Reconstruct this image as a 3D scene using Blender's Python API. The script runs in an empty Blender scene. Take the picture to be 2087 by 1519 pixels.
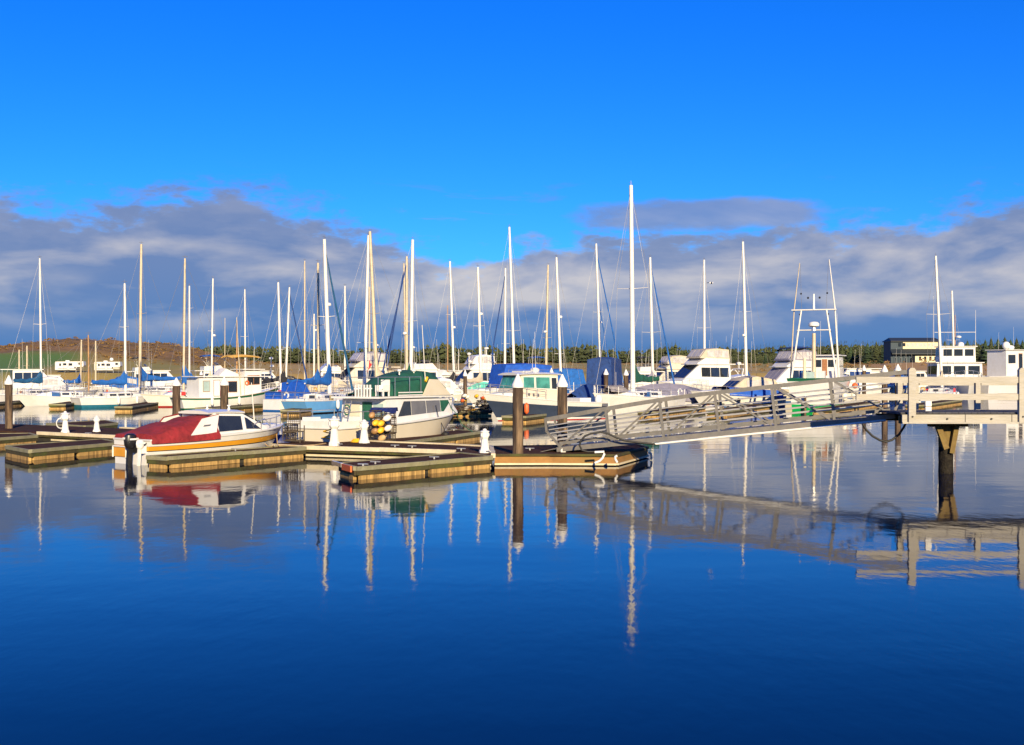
import bpy, bmesh, math, random
from mathutils import Vector, Matrix
random.seed(7)
S = bpy.context.scene
R = math.radians

# ------------------------------------------------------------------ camera, sky, sun, exposure
FOC, CXP, CYP, EYE = 2519.0, 1043.5, 759.5, 3.0      # the photograph as a survey: focal length in its pixels, level horizon, eye height
cam = bpy.data.cameras.new('camera'); camo = bpy.data.objects.new('camera', cam)
S.collection.objects.link(camo); camo.location = (0, 0, EYE); camo.rotation_euler = (R(90), 0, 0)
cam.sensor_width = 36.0; cam.lens = 36.0 * FOC / 2087.0; cam.clip_start = 0.1; cam.clip_end = 20000
S.camera = camo
S.view_settings.view_transform = 'Standard'; S.view_settings.look = 'None'
EXPOSURE = 0.70; S.view_settings.exposure = EXPOSURE; S.view_settings.gamma = 1.0; S.view_settings.use_curve_mapping = False
S.render.engine = 'CYCLES'
try:
    S.cycles.max_bounces = 7; S.cycles.glossy_bounces = 4; S.cycles.use_denoising = True
    S.cycles.caustics_reflective = False; S.cycles.caustics_refractive = False
except Exception: pass

SUN_EL, SUN_AZ = R(18), R(167)       # azimuth clockwise from +Y: behind the camera and to the left
sv = Vector((math.sin(SUN_AZ)*math.cos(SUN_EL), math.cos(SUN_AZ)*math.cos(SUN_EL), math.sin(SUN_EL)))
sl = bpy.data.lights.new('sun', 'SUN'); sl.energy = 5.0; sl.angle = R(0.5); sl.color = (1.0, 0.81, 0.50)
slo = bpy.data.objects.new('sun', sl); S.collection.objects.link(slo)
slo.rotation_euler = sv.to_track_quat('Z', 'Y').to_euler(); slo.location = (-40, -40, 60)

W = bpy.data.worlds.new('World'); S.world = W; W.use_nodes = True
SKY_STRENGTH = 0.065
def build_world():
    nt = W.node_tree; N = nt.nodes; L = nt.links; N.clear()
    def nd(t, **k):
        n = N.new(t)
        for a, b in k.items(): setattr(n, a, b)
        return n
    def val(x, sock):
        if isinstance(x, (int, float)): sock.default_value = x
        else: L.new(x, sock)
    def M(op, a, b=None, c=None, clamp=False):
        n = nd('ShaderNodeMath', operation=op, use_clamp=clamp); val(a, n.inputs[0])
        if b is not None: val(b, n.inputs[1])
        if c is not None: val(c, n.inputs[2])
        return n.outputs[0]
    def sstep(x, a, b):
        n = nd('ShaderNodeMapRange', interpolation_type='SMOOTHSTEP'); val(x, n.inputs['Value'])
        n.inputs['From Min'].default_value = a; n.inputs['From Max'].default_value = b
        return n.outputs['Result']
    def rgb(c):
        n = nd('ShaderNodeRGB'); n.outputs[0].default_value = (*c, 1); return n.outputs[0]
    def mix(f, a, b, mode='MIX'):
        n = nd('ShaderNodeMix', data_type='RGBA', blend_type=mode); val(f, n.inputs[0])
        L.new(a, n.inputs[6]); L.new(b, n.inputs[7]); return n.outputs[2]
    tc = nd('ShaderNodeTexCoord'); sep = nd('ShaderNodeSeparateXYZ'); L.new(tc.outputs['Generated'], sep.inputs[0])
    X, Y, Z = sep.outputs
    az = M('ARCTAN2', X, Y); el = M('ARCSINE', Z)
    sky = nd('ShaderNodeTexSky', sky_type='NISHITA', sun_disc=False)
    sky.sun_elevation = SUN_EL; sky.sun_rotation = SUN_AZ; sky.air_density = 1.0; sky.dust_density = 0.3; sky.ozone_density = 3.0
    hs = nd('ShaderNodeHueSaturation'); hs.inputs['Saturation'].default_value = SKY_SAT; hs.inputs['Value'].default_value = SKY_VAL
    L.new(sky.outputs[0], hs.inputs['Color'])
    base = mix(1.0, hs.outputs[0], rgb(SKY_TINT), 'MULTIPLY')
    # cloud bank: a stratocumulus deck low over the horizon, all round, with an uneven top
    def noise(vx, vy, vz, scale, detail, rough=0.55, dist=0.0):
        c = nd('ShaderNodeCombineXYZ'); val(vx, c.inputs[0]); val(vy, c.inputs[1]); val(vz, c.inputs[2])
        n = nd('ShaderNodeTexNoise'); n.inputs['Scale'].default_value = scale; n.inputs['Detail'].default_value = detail
        n.inputs['Roughness'].default_value = rough; n.inputs['Distortion'].default_value = dist
        L.new(c.outputs[0], n.inputs['Vector']); return n.outputs['Fac']
    def bump(c0, w, a):     # a swelling of the cloud top about azimuth c0
        d = M('DIVIDE', M('SUBTRACT', az, c0), w)
        return M('MULTIPLY', M('POWER', 2.71828, M('MULTIPLY', M('MULTIPLY', d, d), -1.0)), a)
    elw = M('MULTIPLY', el, 2.6)
    big = noise(az, elw, 3.1, 9.0, 6, 0.6, 0.3)
    fine = noise(az, elw, 7.7, 30.0, 5, 0.62)
    low = noise(az, 0.0, 1.3, 4.0, 2)
    top = M('ADD', 0.112, M('MULTIPLY', M('SUBTRACT', low, 0.5), 0.012))
    for c0, w, a in ((-0.225, 0.085, 0.034), (-0.42, 0.10, 0.022), (0.40, 0.13, 0.014), (-0.03, 0.05, -0.010)):
        top = M('ADD', top, bump(c0, w, a))
    ragged = M('ADD', M('MULTIPLY', M('SUBTRACT', big, 0.5), 0.085), M('MULTIPLY', M('SUBTRACT', fine, 0.5), 0.06))
    f = M('SUBTRACT', M('ADD', top, ragged), el)
    dens = sstep(f, -0.006, 0.016)
    # one detached lens of cloud above the bank
    dx = M('DIVIDE', M('SUBTRACT', az, 0.155), 0.112); dy = M('DIVIDE', M('SUBTRACT', el, M('ADD', 0.1235, M('MULTIPLY', az, 0.012))), 0.0145)
    rr = M('ADD', M('MULTIPLY', dx, dx), M('MULTIPLY', dy, dy))
    lens = sstep(M('SUBTRACT', M('ADD', 0.95, M('MULTIPLY', M('ADD', M('SUBTRACT', big, 0.5), M('MULTIPLY', M('SUBTRACT', fine, 0.5), 0.8)), 1.6)), rr), -0.25, 0.55)
    dens = M('MAXIMUM', dens, M('MULTIPLY', lens, 0.86))
    wisp = M('MULTIPLY', sstep(noise(az, M('MULTIPLY', el, 6.0), 4.2, 11.0, 6, 0.62, 0.4), 0.56, 0.72), M('MULTIPLY', sstep(el, 0.17, 0.125), 0.55))
    dens = M('MAXIMUM', dens, wisp)
    # light on the cloud: tops and shoulders that face the sun are cream, undersides blue grey
    tex = noise(az, M('MULTIPLY', el, 3.0), 11.3, 7.0, 6, 0.52, 0.25)
    tex2 = noise(M('ADD', az, 0.010), M('SUBTRACT', M('MULTIPLY', el, 3.0), 0.03), 11.3, 7.0, 6, 0.52, 0.25)
    relief = M('SUBTRACT', tex, tex2)
    hband = M('MULTIPLY', sstep(el, 0.018, 0.055), sstep(el, 0.16, 0.085))
    lit = M('ADD', M('MULTIPLY', relief, 1.3), M('ADD', M('MULTIPLY', M('SUBTRACT', tex, 0.5), 3.2), 0.24), clamp=True)
    edge = M('MULTIPLY', sstep(f, 0.045, 0.0), 0.22)
    glow = M('MULTIPLY', M('POWER', 2.71828, M('MULTIPLY', M('POWER', M('DIVIDE', M('SUBTRACT', el, 0.062), 0.020), 2.0), -1.0)), M('MULTIPLY', sstep(noise(az, M('MULTIPLY', el, 3.0), 17.9, 5.0, 5, 0.55, 0.2), 0.36, 0.62), 0.75))
    lit = M('MULTIPLY', M('ADD', M('ADD', M('MULTIPLY', lit, 0.95), edge), glow), hband, clamp=True)
    k = 1.0/(SKY_STRENGTH*2**EXPOSURE)
    shade = mix(sstep(el, 0.0, 0.10), rgb([v*k for v in (0.080, 0.205, 0.50)]), rgb([v*k for v in (0.165, 0.245, 0.46)]))
    cloud = mix(lit, shade, rgb([v*k for v in (0.60, 0.575, 0.60)]))
    col = mix(M('MULTIPLY', dens, 0.96), base, cloud)
    bg = nd('ShaderNodeBackground'); bg.inputs['Strength'].default_value = SKY_STRENGTH; L.new(col, bg.inputs['Color'])
    out = nd('ShaderNodeOutputWorld'); L.new(bg.outputs[0], out.inputs[0])
SKY_SAT, SKY_VAL, SKY_TINT = 1.4, 1.0, (0.20, 0.775, 1.70)
build_world()

# ------------------------------------------------------------------ materials (procedural)
MATS = {}
def mat(name, col, rough=0.5, metal=0.0, vary=0.12, vscale=3.0, stretch=(1, 1, 1), bump=0.0, bscale=30.0, dirt=None, dirt_amt=0.0, dscale=1.5, spec=0.5, coat=0.0):
    m = bpy.data.materials.new(name); m.use_nodes = True; nt = m.node_tree; N = nt.nodes; L = nt.links
    b = N['Principled BSDF']; b.inputs['Roughness'].default_value = rough; b.inputs['Metallic'].default_value = metal
    b.inputs['Specular IOR Level'].default_value = spec; b.inputs['Coat Weight'].default_value = coat
    tc = N.new('ShaderNodeTexCoord'); mp = N.new('ShaderNodeMapping'); mp.inputs['Scale'].default_value = stretch
    L.new(tc.outputs['Object'], mp.inputs[0])
    n1 = N.new('ShaderNodeTexNoise'); n1.inputs['Scale'].default_value = vscale; n1.inputs['Detail'].default_value = 5; n1.inputs['Roughness'].default_value = 0.6
    L.new(mp.outputs[0], n1.inputs['Vector'])
    rp = N.new('ShaderNodeValToRGB'); rp.color_ramp.elements[0].position = 0.3; rp.color_ramp.elements[1].position = 0.7
    rp.color_ramp.elements[0].color = (*[max(0, c*(1-vary)) for c in col], 1); rp.color_ramp.elements[1].color = (*[min(1, c*(1+vary)) for c in col], 1)
    L.new(n1.outputs['Fac'], rp.inputs[0]); colour = rp.outputs[0]
    if dirt is not None:
        n2 = N.new('ShaderNodeTexNoise'); n2.inputs['Scale'].default_value = dscale; n2.inputs['Detail'].default_value = 6; n2.inputs['Roughness'].default_value = 0.7
        L.new(mp.outputs[0], n2.inputs['Vector'])
        mr = N.new('ShaderNodeMapRange'); mr.inputs['From Min'].default_value = 0.48; mr.inputs['From Max'].default_value = 0.68; mr.inputs['To Max'].default_value = dirt_amt
        L.new(n2.outputs['Fac'], mr.inputs['Value'])
        mx = N.new('ShaderNodeMix'); mx.data_type = 'RGBA'; L.new(mr.outputs[0], mx.inputs[0]); L.new(colour, mx.inputs[6]); mx.inputs[7].default_value = (*dirt, 1)
        colour = mx.outputs[2]
    L.new(colour, b.inputs['Base Color'])
    if bump > 0:
        n3 = N.new('ShaderNodeTexNoise'); n3.inputs['Scale'].default_value = bscale; n3.inputs['Detail'].default_value = 4
        L.new(mp.outputs[0], n3.inputs['Vector'])
        bp = N.new('ShaderNodeBump'); bp.inputs['Strength'].default_value = bump; bp.inputs['Distance'].default_value = 0.05
        L.new(n3.outputs['Fac'], bp.inputs['Height']); L.new(bp.outputs[0], b.inputs['Normal'])
    MATS[name] = m
    return m
G_ = mat
G_('white_gel', (0.66, 0.65, 0.62), 0.28, vary=0.04, dirt=(0.52, 0.47, 0.36), dirt_amt=0.28, dscale=1.2, coat=0.2)
G_('cream_gel', (0.60, 0.54, 0.42), 0.35, vary=0.05, dirt=(0.45, 0.37, 0.24), dirt_amt=0.3)
G_('grey_gel', (0.55, 0.54, 0.55), 0.4, vary=0.06)
G_('navy_gel', (0.035, 0.05, 0.085), 0.22, vary=0.1, coat=0.4)
G_('sky_blue_gel', (0.12, 0.34, 0.66), 0.3, vary=0.06)
G_('blue_paint', (0.02, 0.10, 0.30), 0.4)
G_('teal_paint', (0.02, 0.14, 0.22), 0.4)
G_('red_paint', (0.35, 0.03, 0.025), 0.45)
G_('green_paint', (0.012, 0.11, 0.055), 0.35)
G_('bright_green_paint', (0.0, 0.30, 0.06), 0.4)
G_('black_paint', (0.012, 0.012, 0.014), 0.35)
G_('gold_stripe', (0.62, 0.28, 0.02), 0.35, vary=0.08)
G_('maroon_stripe', (0.10, 0.02, 0.02), 0.4)
G_('orange_paint', (0.70, 0.12, 0.02), 0.5, dirt=(0.3, 0.1, 0.04), dirt_amt=0.5)
G_('yellow_paint', (0.75, 0.42, 0.02), 0.45)
G_('glass', (0.018, 0.022, 0.026), 0.06, vary=0.2, spec=0.8)
G_('green_glass', (0.05, 0.22, 0.18), 0.08, vary=0.5, vscale=1.6, spec=0.8)
G_('grey_glass', (0.13, 0.125, 0.12), 0.15, vary=0.25, vscale=1.2, spec=0.7)
G_('pale_glass', (0.32, 0.42, 0.40), 0.15, vary=0.15, spec=0.7)
G_('clear_vinyl', (0.45, 0.42, 0.40), 0.2, vary=0.25, vscale=2.0)
G_('blue_canvas', (0.006, 0.095, 0.36), 0.8, vary=0.3, vscale=2.5, bump=0.5, bscale=4)
G_('deep_blue_canvas', (0.010, 0.042, 0.17), 0.8, vary=0.3, vscale=2.5, bump=0.5, bscale=4)
G_('royal_canvas', (0.004, 0.075, 0.42), 0.75, vary=0.25, vscale=2.5, bump=0.4, bscale=4)
G_('teal_canvas', (0.010, 0.085, 0.20), 0.8, vary=0.3, bump=0.5, bscale=4)
G_('green_canvas', (0.006, 0.075, 0.045), 0.8, vary=0.35, vscale=2.5, bump=0.6, bscale=4)
G_('red_canvas', (0.22, 0.012, 0.016), 0.85, vary=0.35, vscale=3.0, bump=1.0, bscale=7)
G_('black_canvas', (0.02, 0.02, 0.025), 0.85, vary=0.3, bump=0.4, bscale=4)
G_('tan_canvas', (0.46, 0.40, 0.30), 0.8, vary=0.12, bump=0.5, bscale=4)
G_('grey_canvas', (0.25, 0.23, 0.23), 0.85, vary=0.2, bump=0.7, bscale=3)
G_('mauve_canvas', (0.20, 0.19, 0.25), 0.85, vary=0.15, bump=0.5, bscale=4)
G_('yellow_canvas', (0.72, 0.42, 0.08), 0.8, vary=0.15)
G_('mint_canvas', (0.08, 0.50, 0.38), 0.8, vary=0.2)
G_('white_mast', (0.70, 0.67, 0.60), 0.4, vary=0.06)
G_('alu', (0.50, 0.48, 0.44), 0.42, metal=0.55, vary=0.12, vscale=6)
G_('tan_mast', (0.50, 0.42, 0.29), 0.5, vary=0.15)
G_('wood_mast', (0.36, 0.20, 0.08), 0.5, vary=0.25)
G_('teak', (0.30, 0.13, 0.05), 0.6, vary=0.3, vscale=8)
G_('rig', (0.22, 0.21, 0.20), 0.5, metal=0.4)
G_('steel', (0.62, 0.61, 0.58), 0.3, metal=0.8)
G_('rubber', (0.012, 0.012, 0.013), 0.6)
G_('white_plastic', (0.72, 0.71, 0.67), 0.35, vary=0.04, dirt=(0.55, 0.5, 0.4), dirt_amt=0.2)
G_('gangway_alu', (0.155, 0.148, 0.137), 0.5, metal=0.25, vary=0.14, vscale=5, dirt=(0.24, 0.20, 0.15), dirt_amt=0.35, dscale=2.5)
G_('weathered_white', (0.37, 0.345, 0.295), 0.75, vary=0.14, vscale=5, stretch=(0.35, 1, 1.6), bump=0.35, bscale=16, dirt=(0.36, 0.32, 0.22), dirt_amt=0.55, dscale=3.2)
G_('deck_dark', (0.062, 0.028, 0.020), 1.0, spec=0.08, vary=0.3, vscale=2.2, bump=0.35, bscale=25, dirt=(0.05, 0.045, 0.02), dirt_amt=0.6, dscale=0.8)
G_('pier_deck', (0.06, 0.06, 0.075), 0.9, vary=0.3, vscale=3)
G_('waler_pale', (0.62, 0.53, 0.36), 0.75, vary=0.15, vscale=4, bump=0.3, bscale=14, dirt=(0.33, 0.25, 0.12), dirt_amt=0.45, dscale=2.0)
G_('waler_grey', (0.22, 0.205, 0.125), 0.85, vary=0.22, vscale=3, bump=0.4, bscale=14, dirt=(0.20, 0.19, 0.07), dirt_amt=0.6, dscale=1.6)
G_('mossy_timber', (0.050, 0.038, 0.012), 0.9, vary=0.4, vscale=3, bump=0.5, bscale=12, dirt=(0.07, 0.09, 0.015), dirt_amt=0.8, dscale=1.2)
G_('pontoon', (0.44, 0.27, 0.085), 0.85, vary=0.35, vscale=9, stretch=(1, 1, 0.12), bump=0.6, bscale=14, dirt=(0.07, 0.045, 0.012), dirt_amt=0.9, dscale=5.0)
G_('brown_fascia', (0.30, 0.15, 0.04), 0.8, vary=0.25, vscale=3, bump=0.3, bscale=14, dirt=(0.12, 0.10, 0.02), dirt_amt=0.6)
G_('recess_shade', (0.025, 0.022, 0.014), 0.9, vary=0.4)  # near black: the shadow gap under the decks is put into the colour
G_('pile_wood', (0.060, 0.038, 0.024), 0.9, vary=0.6, vscale=9, stretch=(1, 1, 0.10), bump=1.0, bscale=14, dirt=(0.30, 0.20, 0.11), dirt_amt=0.7, dscale=5)
G_('pile_wet', (0.016, 0.013, 0.010), 0.85, vary=0.5, vscale=9, bump=1.0, bscale=22, dirt=(0.05, 0.042, 0.025), dirt_amt=0.6, dscale=6, spec=0.2)
G_('gold_timber', (0.17, 0.11, 0.032), 0.85, vary=0.35, vscale=4, bump=0.6, bscale=12, dirt=(0.09, 0.08, 0.015), dirt_amt=0.7, dscale=2)
G_('olive_box', (0.25, 0.21, 0.11), 0.6, vary=0.1)
G_('wire', (0.06, 0.045, 0.03), 0.7, vary=0.3)
G_('rope', (0.50, 0.34, 0.16), 0.9, vary=0.25)
G_('blue_tarp', (0.012, 0.02, 0.10), 0.5, vary=0.4, bump=0.6, bscale=6)
G_('buoy_white', (0.75, 0.70, 0.60), 0.5, vary=0.1)
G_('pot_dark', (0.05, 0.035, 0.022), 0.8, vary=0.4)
G_('ink', (0.10, 0.10, 0.12), 0.6)
G_('roof_dark', (0.02, 0.028, 0.035), 0.6, vary=0.2)
G_('siding_teal', (0.025, 0.045, 0.065), 0.7, vary=0.15)
G_('siding_cream', (0.66, 0.58, 0.38), 0.75, vary=0.08)
G_('bark', (0.10, 0.07, 0.05), 0.95, vary=0.3)
G_('needles', (0.050, 0.062, 0.019), 0.9, vary=0.6, vscale=0.09)
G_('needles_dark', (0.035, 0.062, 0.024), 0.9, vary=0.5, vscale=0.4)
G_('scrub', (0.17, 0.098, 0.028), 0.95, vary=0.5, vscale=0.25)
G_('bare_twigs', (0.10, 0.055, 0.04), 0.95, vary=0.4, vscale=0.4)
G_('flag_red', (0.60, 0.03, 0.03), 0.8)
G_('bird_white', (0.8, 0.78, 0.74), 0.7)

# ------------------------------------------------------------------ tagging and mesh helpers
COL = S.collection
def tag(o, label=None, cat=None, group=None, kind=None):
    if label: o['label'] = label
    if cat: o['category'] = cat
    if group: o['group'] = group
    if kind: o['kind'] = kind
    return o
def empty(name, loc=(0, 0, 0), rz=0.0):
    o = bpy.data.objects.new(name, None); COL.objects.link(o); o.location = loc; o.rotation_euler = (0, 0, rz); o.empty_display_size = 0.3
    return o
def copy_tree(o, parent=None):
    c = o.copy(); COL.objects.link(c)
    if parent: c.parent = parent
    for ch in o.children: copy_tree(ch, c)
    return c
def V(*a): return Vector(a)

class MB:
    def __init__(s): s.v = []; s.f = []
    def add(s, vs, fs):
        o = len(s.v); s.v.extend(Vector(p) for p in vs); s.f.extend([tuple(i+o for i in f) for f in fs]); return s
    def box(s, c, sz, rz=0.0):
        x, y, z = sz[0]/2, sz[1]/2, sz[2]/2; m = Matrix.Rotation(rz, 3, 'Z'); c = Vector(c)
        vs = [c + m @ Vector((i*x, j*y, k*z)) for k in (-1, 1) for j in (-1, 1) for i in (-1, 1)]
        return s.add(vs, [(0, 2, 3, 1), (4, 5, 7, 6), (0, 1, 5, 4), (2, 6, 7, 3), (0, 4, 6, 2), (1, 3, 7, 5)])
    def beam(s, p, q, w, h, up=(0, 0, 1)):
        p, q = Vector(p), Vector(q); d = (q-p).normalized(); u = Vector(up)
        if abs(d.dot(u)) > 0.98: u = Vector((0, 1, 0))
        r = d.cross(u).normalized(); u = r.cross(d).normalized()
        vs = [e + r*(i*w/2) + u*(j*h/2) for e in (p, q) for i, j in ((-1, -1), (1, -1), (1, 1), (-1, 1))]
        return s.add(vs, [(3, 2, 1, 0), (4, 5, 6, 7), (0, 1, 5, 4), (1, 2, 6, 5), (2, 3, 7, 6), (3, 0, 4, 7)])
    def tube(s, p, q, r0, r1=None, n=8):
        return s.path([p, q], r0, n, r1)
    def path(s, pts, r, n=6, r1=None, closed=False):
        pts = [Vector(p) for p in pts]; m = len(pts); rings = []; prev = None
        for i, p in enumerate(pts):
            if closed: d = pts[(i+1) % m] - pts[i-1]
            else: d = pts[min(i+1, m-1)] - pts[max(i-1, 0)]
            d = d.normalized()
            u = prev if prev is not None else (Vector((0, 0, 1)) if abs(d.z) < 0.9 else Vector((1, 0, 0)))
            a = (u - d*u.dot(d)).normalized(); b = d.cross(a); prev = a
            rad = r if r1 is None else r + (r1-r)*i/(m-1)
            rings.append([p + (a*math.cos(2*math.pi*k/n) + b*math.sin(2*math.pi*k/n))*rad for k in range(n)])
        return s.loft(rings, caps=not closed, wrap=closed)
    def loft(s, rings, caps=True, wrap=False, ring_closed=True):
        n = len(rings[0]); o = len(s.v)
        for r in rings: s.v.extend(Vector(p) for p in r)
        m = len(rings); last = n if ring_closed else n-1
        for i in range(m if wrap else m-1):
            for k in range(last):
                a = o + i*n + k; b = o + i*n + (k+1) % n; c = o + ((i+1) % m)*n + (k+1) % n; d = o + ((i+1) % m)*n + k
                s.f.append((a, b, c, d))
        if caps and ring_closed and not wrap:
            s.f.append(tuple(o + k for k in reversed(range(n)))); s.f.append(tuple(o + (m-1)*n + k for k in range(n)))
        return s
    def lathe(s, prof, n=14, c=(0, 0, 0)):
        c = Vector(c)
        return s.loft([[c + Vector((r*math.cos(2*math.pi*k/n), r*math.sin(2*math.pi*k/n), z)) for k in range(n)] for r, z in prof])
    def ball(s, c, r, nu=8, nv=5, sc=(1, 1, 1)):
        c = Vector(c); rings = []
        for i in range(nv+1):
            t = -math.pi/2 + math.pi*i/nv; rr = max(math.cos(t), 0.02)*r
            rings.append([c + Vector((rr*math.cos(2*math.pi*k/nu)*sc[0], rr*math.sin(2*math.pi*k/nu)*sc[1], r*math.sin(t)*sc[2])) for k in range(nu)])
        return s.loft(rings)
    def prism(s, poly, z0, z1):
        n = len(poly); vs = [(p[0], p[1], z0) for p in poly] + [(p[0], p[1], z1) for p in poly]
        return s.add(vs, [tuple(reversed(range(n))), tuple(range(n, 2*n))] + [(i, (i+1) % n, n+(i+1) % n, n+i) for i in range(n)])
    def side_prism(s, poly, y0, y1):       # polygon in x,z pushed through y
        n = len(poly); vs = [(p[0], y0, p[1]) for p in poly] + [(p[0], y1, p[1]) for p in poly]
        return s.add(vs, [tuple(range(n)), tuple(reversed(range(n, 2*n)))] + [((i+1) % n, i, n+i, n+(i+1) % n) for i in range(n)])
    def slab(s, pts, off, th, away):       # a thin plate on a surface; faces away from the point `away`
        pts = [Vector(p) for p in pts]; nrm = (pts[1]-pts[0]).cross(pts[-1]-pts[0]).normalized(); cen = sum(pts, Vector())/len(pts)
        if nrm.dot(cen - Vector(away)) < 0: pts.reverse(); nrm = -nrm
        n = len(pts); vs = [p + nrm*(off-th) for p in pts] + [p + nrm*off for p in pts]
        return s.add(vs, [tuple(reversed(range(n))), tuple(range(n, 2*n))] + [(i, (i+1) % n, n+(i+1) % n, n+i) for i in range(n)])
    def mesh(s, name, m, smooth=None):
        me = bpy.data.meshes.new(name); me.from_pydata([tuple(v) for v in s.v], [], s.f); me.update()
        bm = bmesh.new(); bm.from_mesh(me); bmesh.ops.recalc_face_normals(bm, faces=bm.faces); bm.to_mesh(me); bm.free()
        me.materials.append(MATS[m] if isinstance(m, str) else m)
        if smooth is not None:
            me.shade_smooth(); me.set_sharp_from_angle(angle=R(smooth))
        return me
    def build(s, name, m, parent=None, smooth=None):
        if not s.v: return None
        o = bpy.data.objects.new(name, s.mesh(name, m, smooth)); COL.objects.link(o)
        if parent: o.parent = parent
        return o
def part(name, me, parent, loc=(0, 0, 0)):
    o = bpy.data.objects.new(name, me); COL.objects.link(o); o.parent = parent; o.location = loc; return o

# survey helpers: a pixel of the photograph and a height give a place in the world
def wd(y, z=0.0): return FOC*(EYE-z)/(y-CYP)
def G(x, y, z=0.0):
    d = wd(y, z); return Vector(((x-CXP)*d/FOC, d, z))
def AT(x, y, d): return Vector(((x-CXP)*d/FOC, d, EYE-(y-CYP)*d/FOC))
# ------------------------------------------------------------------ water, land, far shore
def water():
    mb = MB(); mb.add([(-4000, -300, 0), (4000, -300, 0), (4000, 6000, 0), (-4000, 6000, 0)], [(0, 1, 2, 3)])
    m = bpy.data.materials.new('water'); m.use_nodes = True; nt = m.node_tree; N = nt.nodes; L = nt.links
    b = N['Principled BSDF']; b.inputs['Base Color'].default_value = (0.0002, 0.0035, 0.018, 1); b.inputs['Roughness'].default_value = 0.035; b.inputs['IOR'].default_value = 1.19
    tc = N.new('ShaderNodeTexCoord')
    hs = None
    for sc, st, dist in ((1.1, (1, 0.55, 1), 0.0028), (5.0, (1, 0.5, 1), 0.0014), (0.13, (1, 0.7, 1), 0.008)):
        mp = N.new('ShaderNodeMapping'); mp.inputs['Scale'].default_value = st; L.new(tc.outputs['Object'], mp.inputs[0])
        n = N.new('ShaderNodeTexNoise'); n.inputs['Scale'].default_value = sc; n.inputs['Detail'].default_value = 3; n.inputs['Roughness'].default_value = 0.5
        L.new(mp.outputs[0], n.inputs['Vector'])
        mu = N.new('ShaderNodeMath'); mu.operation = 'MULTIPLY'; mu.inputs[1].default_value = dist; L.new(n.outputs['Fac'], mu.inputs[0])
        if hs is None: hs = mu.outputs[0]
        else:
            ad = N.new('ShaderNodeMath'); L.new(hs, ad.inputs[0]); L.new(mu.outputs[0], ad.inputs[1]); hs = ad.outputs[0]
    # cat's paws: long patches where the breeze roughens the surface and slicks where it does not
    mp = N.new('ShaderNodeMapping'); mp.inputs['Scale'].default_value = (0.35, 1, 1); L.new(tc.outputs['Object'], mp.inputs[0])
    n = N.new('ShaderNodeTexNoise'); n.inputs['Scale'].default_value = 0.11; n.inputs['Detail'].default_value = 4; L.new(mp.outputs[0], n.inputs['Vector'])
    mrp = N.new('ShaderNodeMapRange'); mrp.inputs['From Min'].default_value = 0.40; mrp.inputs['From Max'].default_value = 0.62; mrp.inputs['To Min'].default_value = 0.45; mrp.inputs['To Max'].default_value = 1.7; L.new(n.outputs['Fac'], mrp.inputs['Value'])
    mrr = N.new('ShaderNodeMapRange'); mrr.inputs['From Min'].default_value = 0.40; mrr.inputs['From Max'].default_value = 0.62; mrr.inputs['To Min'].default_value = 0.025; mrr.inputs['To Max'].default_value = 0.06; L.new(n.outputs['Fac'], mrr.inputs['Value']); L.new(mrr.outputs[0], b.inputs['Roughness'])
    mm = N.new('ShaderNodeMath'); mm.operation = 'MULTIPLY'; L.new(hs, mm.inputs[0]); L.new(mrp.outputs[0], mm.inputs[1]); hs = mm.outputs[0]
    bp = N.new('ShaderNodeBump'); bp.inputs['Strength'].default_value = 1.0; bp.inputs['Distance'].default_value = 1.0
    L.new(hs, bp.inputs['Height']); L.new(bp.outputs[0], b.inputs['Normal'])
    tag(mb.build('water', m), kind='structure')
water()

def fbm(x, y, seed=0):
    from mathutils import noise
    return noise.fractal(Vector((x, y, seed*7.3)), 1.0, 2.0, 5)
def land_z(x, y):
    shore = 325 + 18*fbm(x/140, 0.3, 1)
    if x > 150: shore -= (x-150)*0.12
    t = y - shore
    if t < 0: return max(-1.5, t*0.15)
    z = 2.6*min(1, t/10) + 5.4*min(1, max(0, t-10)/330) + 1.3*min(1, max(0, t-340)/500)
    # the scrub covered hill at the left
    hx, hy = (x+152)/44, (y-470)/70
    z += 9.6*math.exp(-(hx*hx)**1.3 - hy*hy)*(1 + 0.18*fbm(x/14, y/14, 2))
    hx, hy = (x+225)/42, (y-480)/70
    z += 7.6*math.exp(-(hx*hx) - hy*hy)
    hx, hy = (x-150)/24, (y-455)/22
    z += 2.2*math.exp(-hx*hx - hy*hy)
    z += 0.25*fbm(x/18, y/18, 3)
    return z
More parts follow.
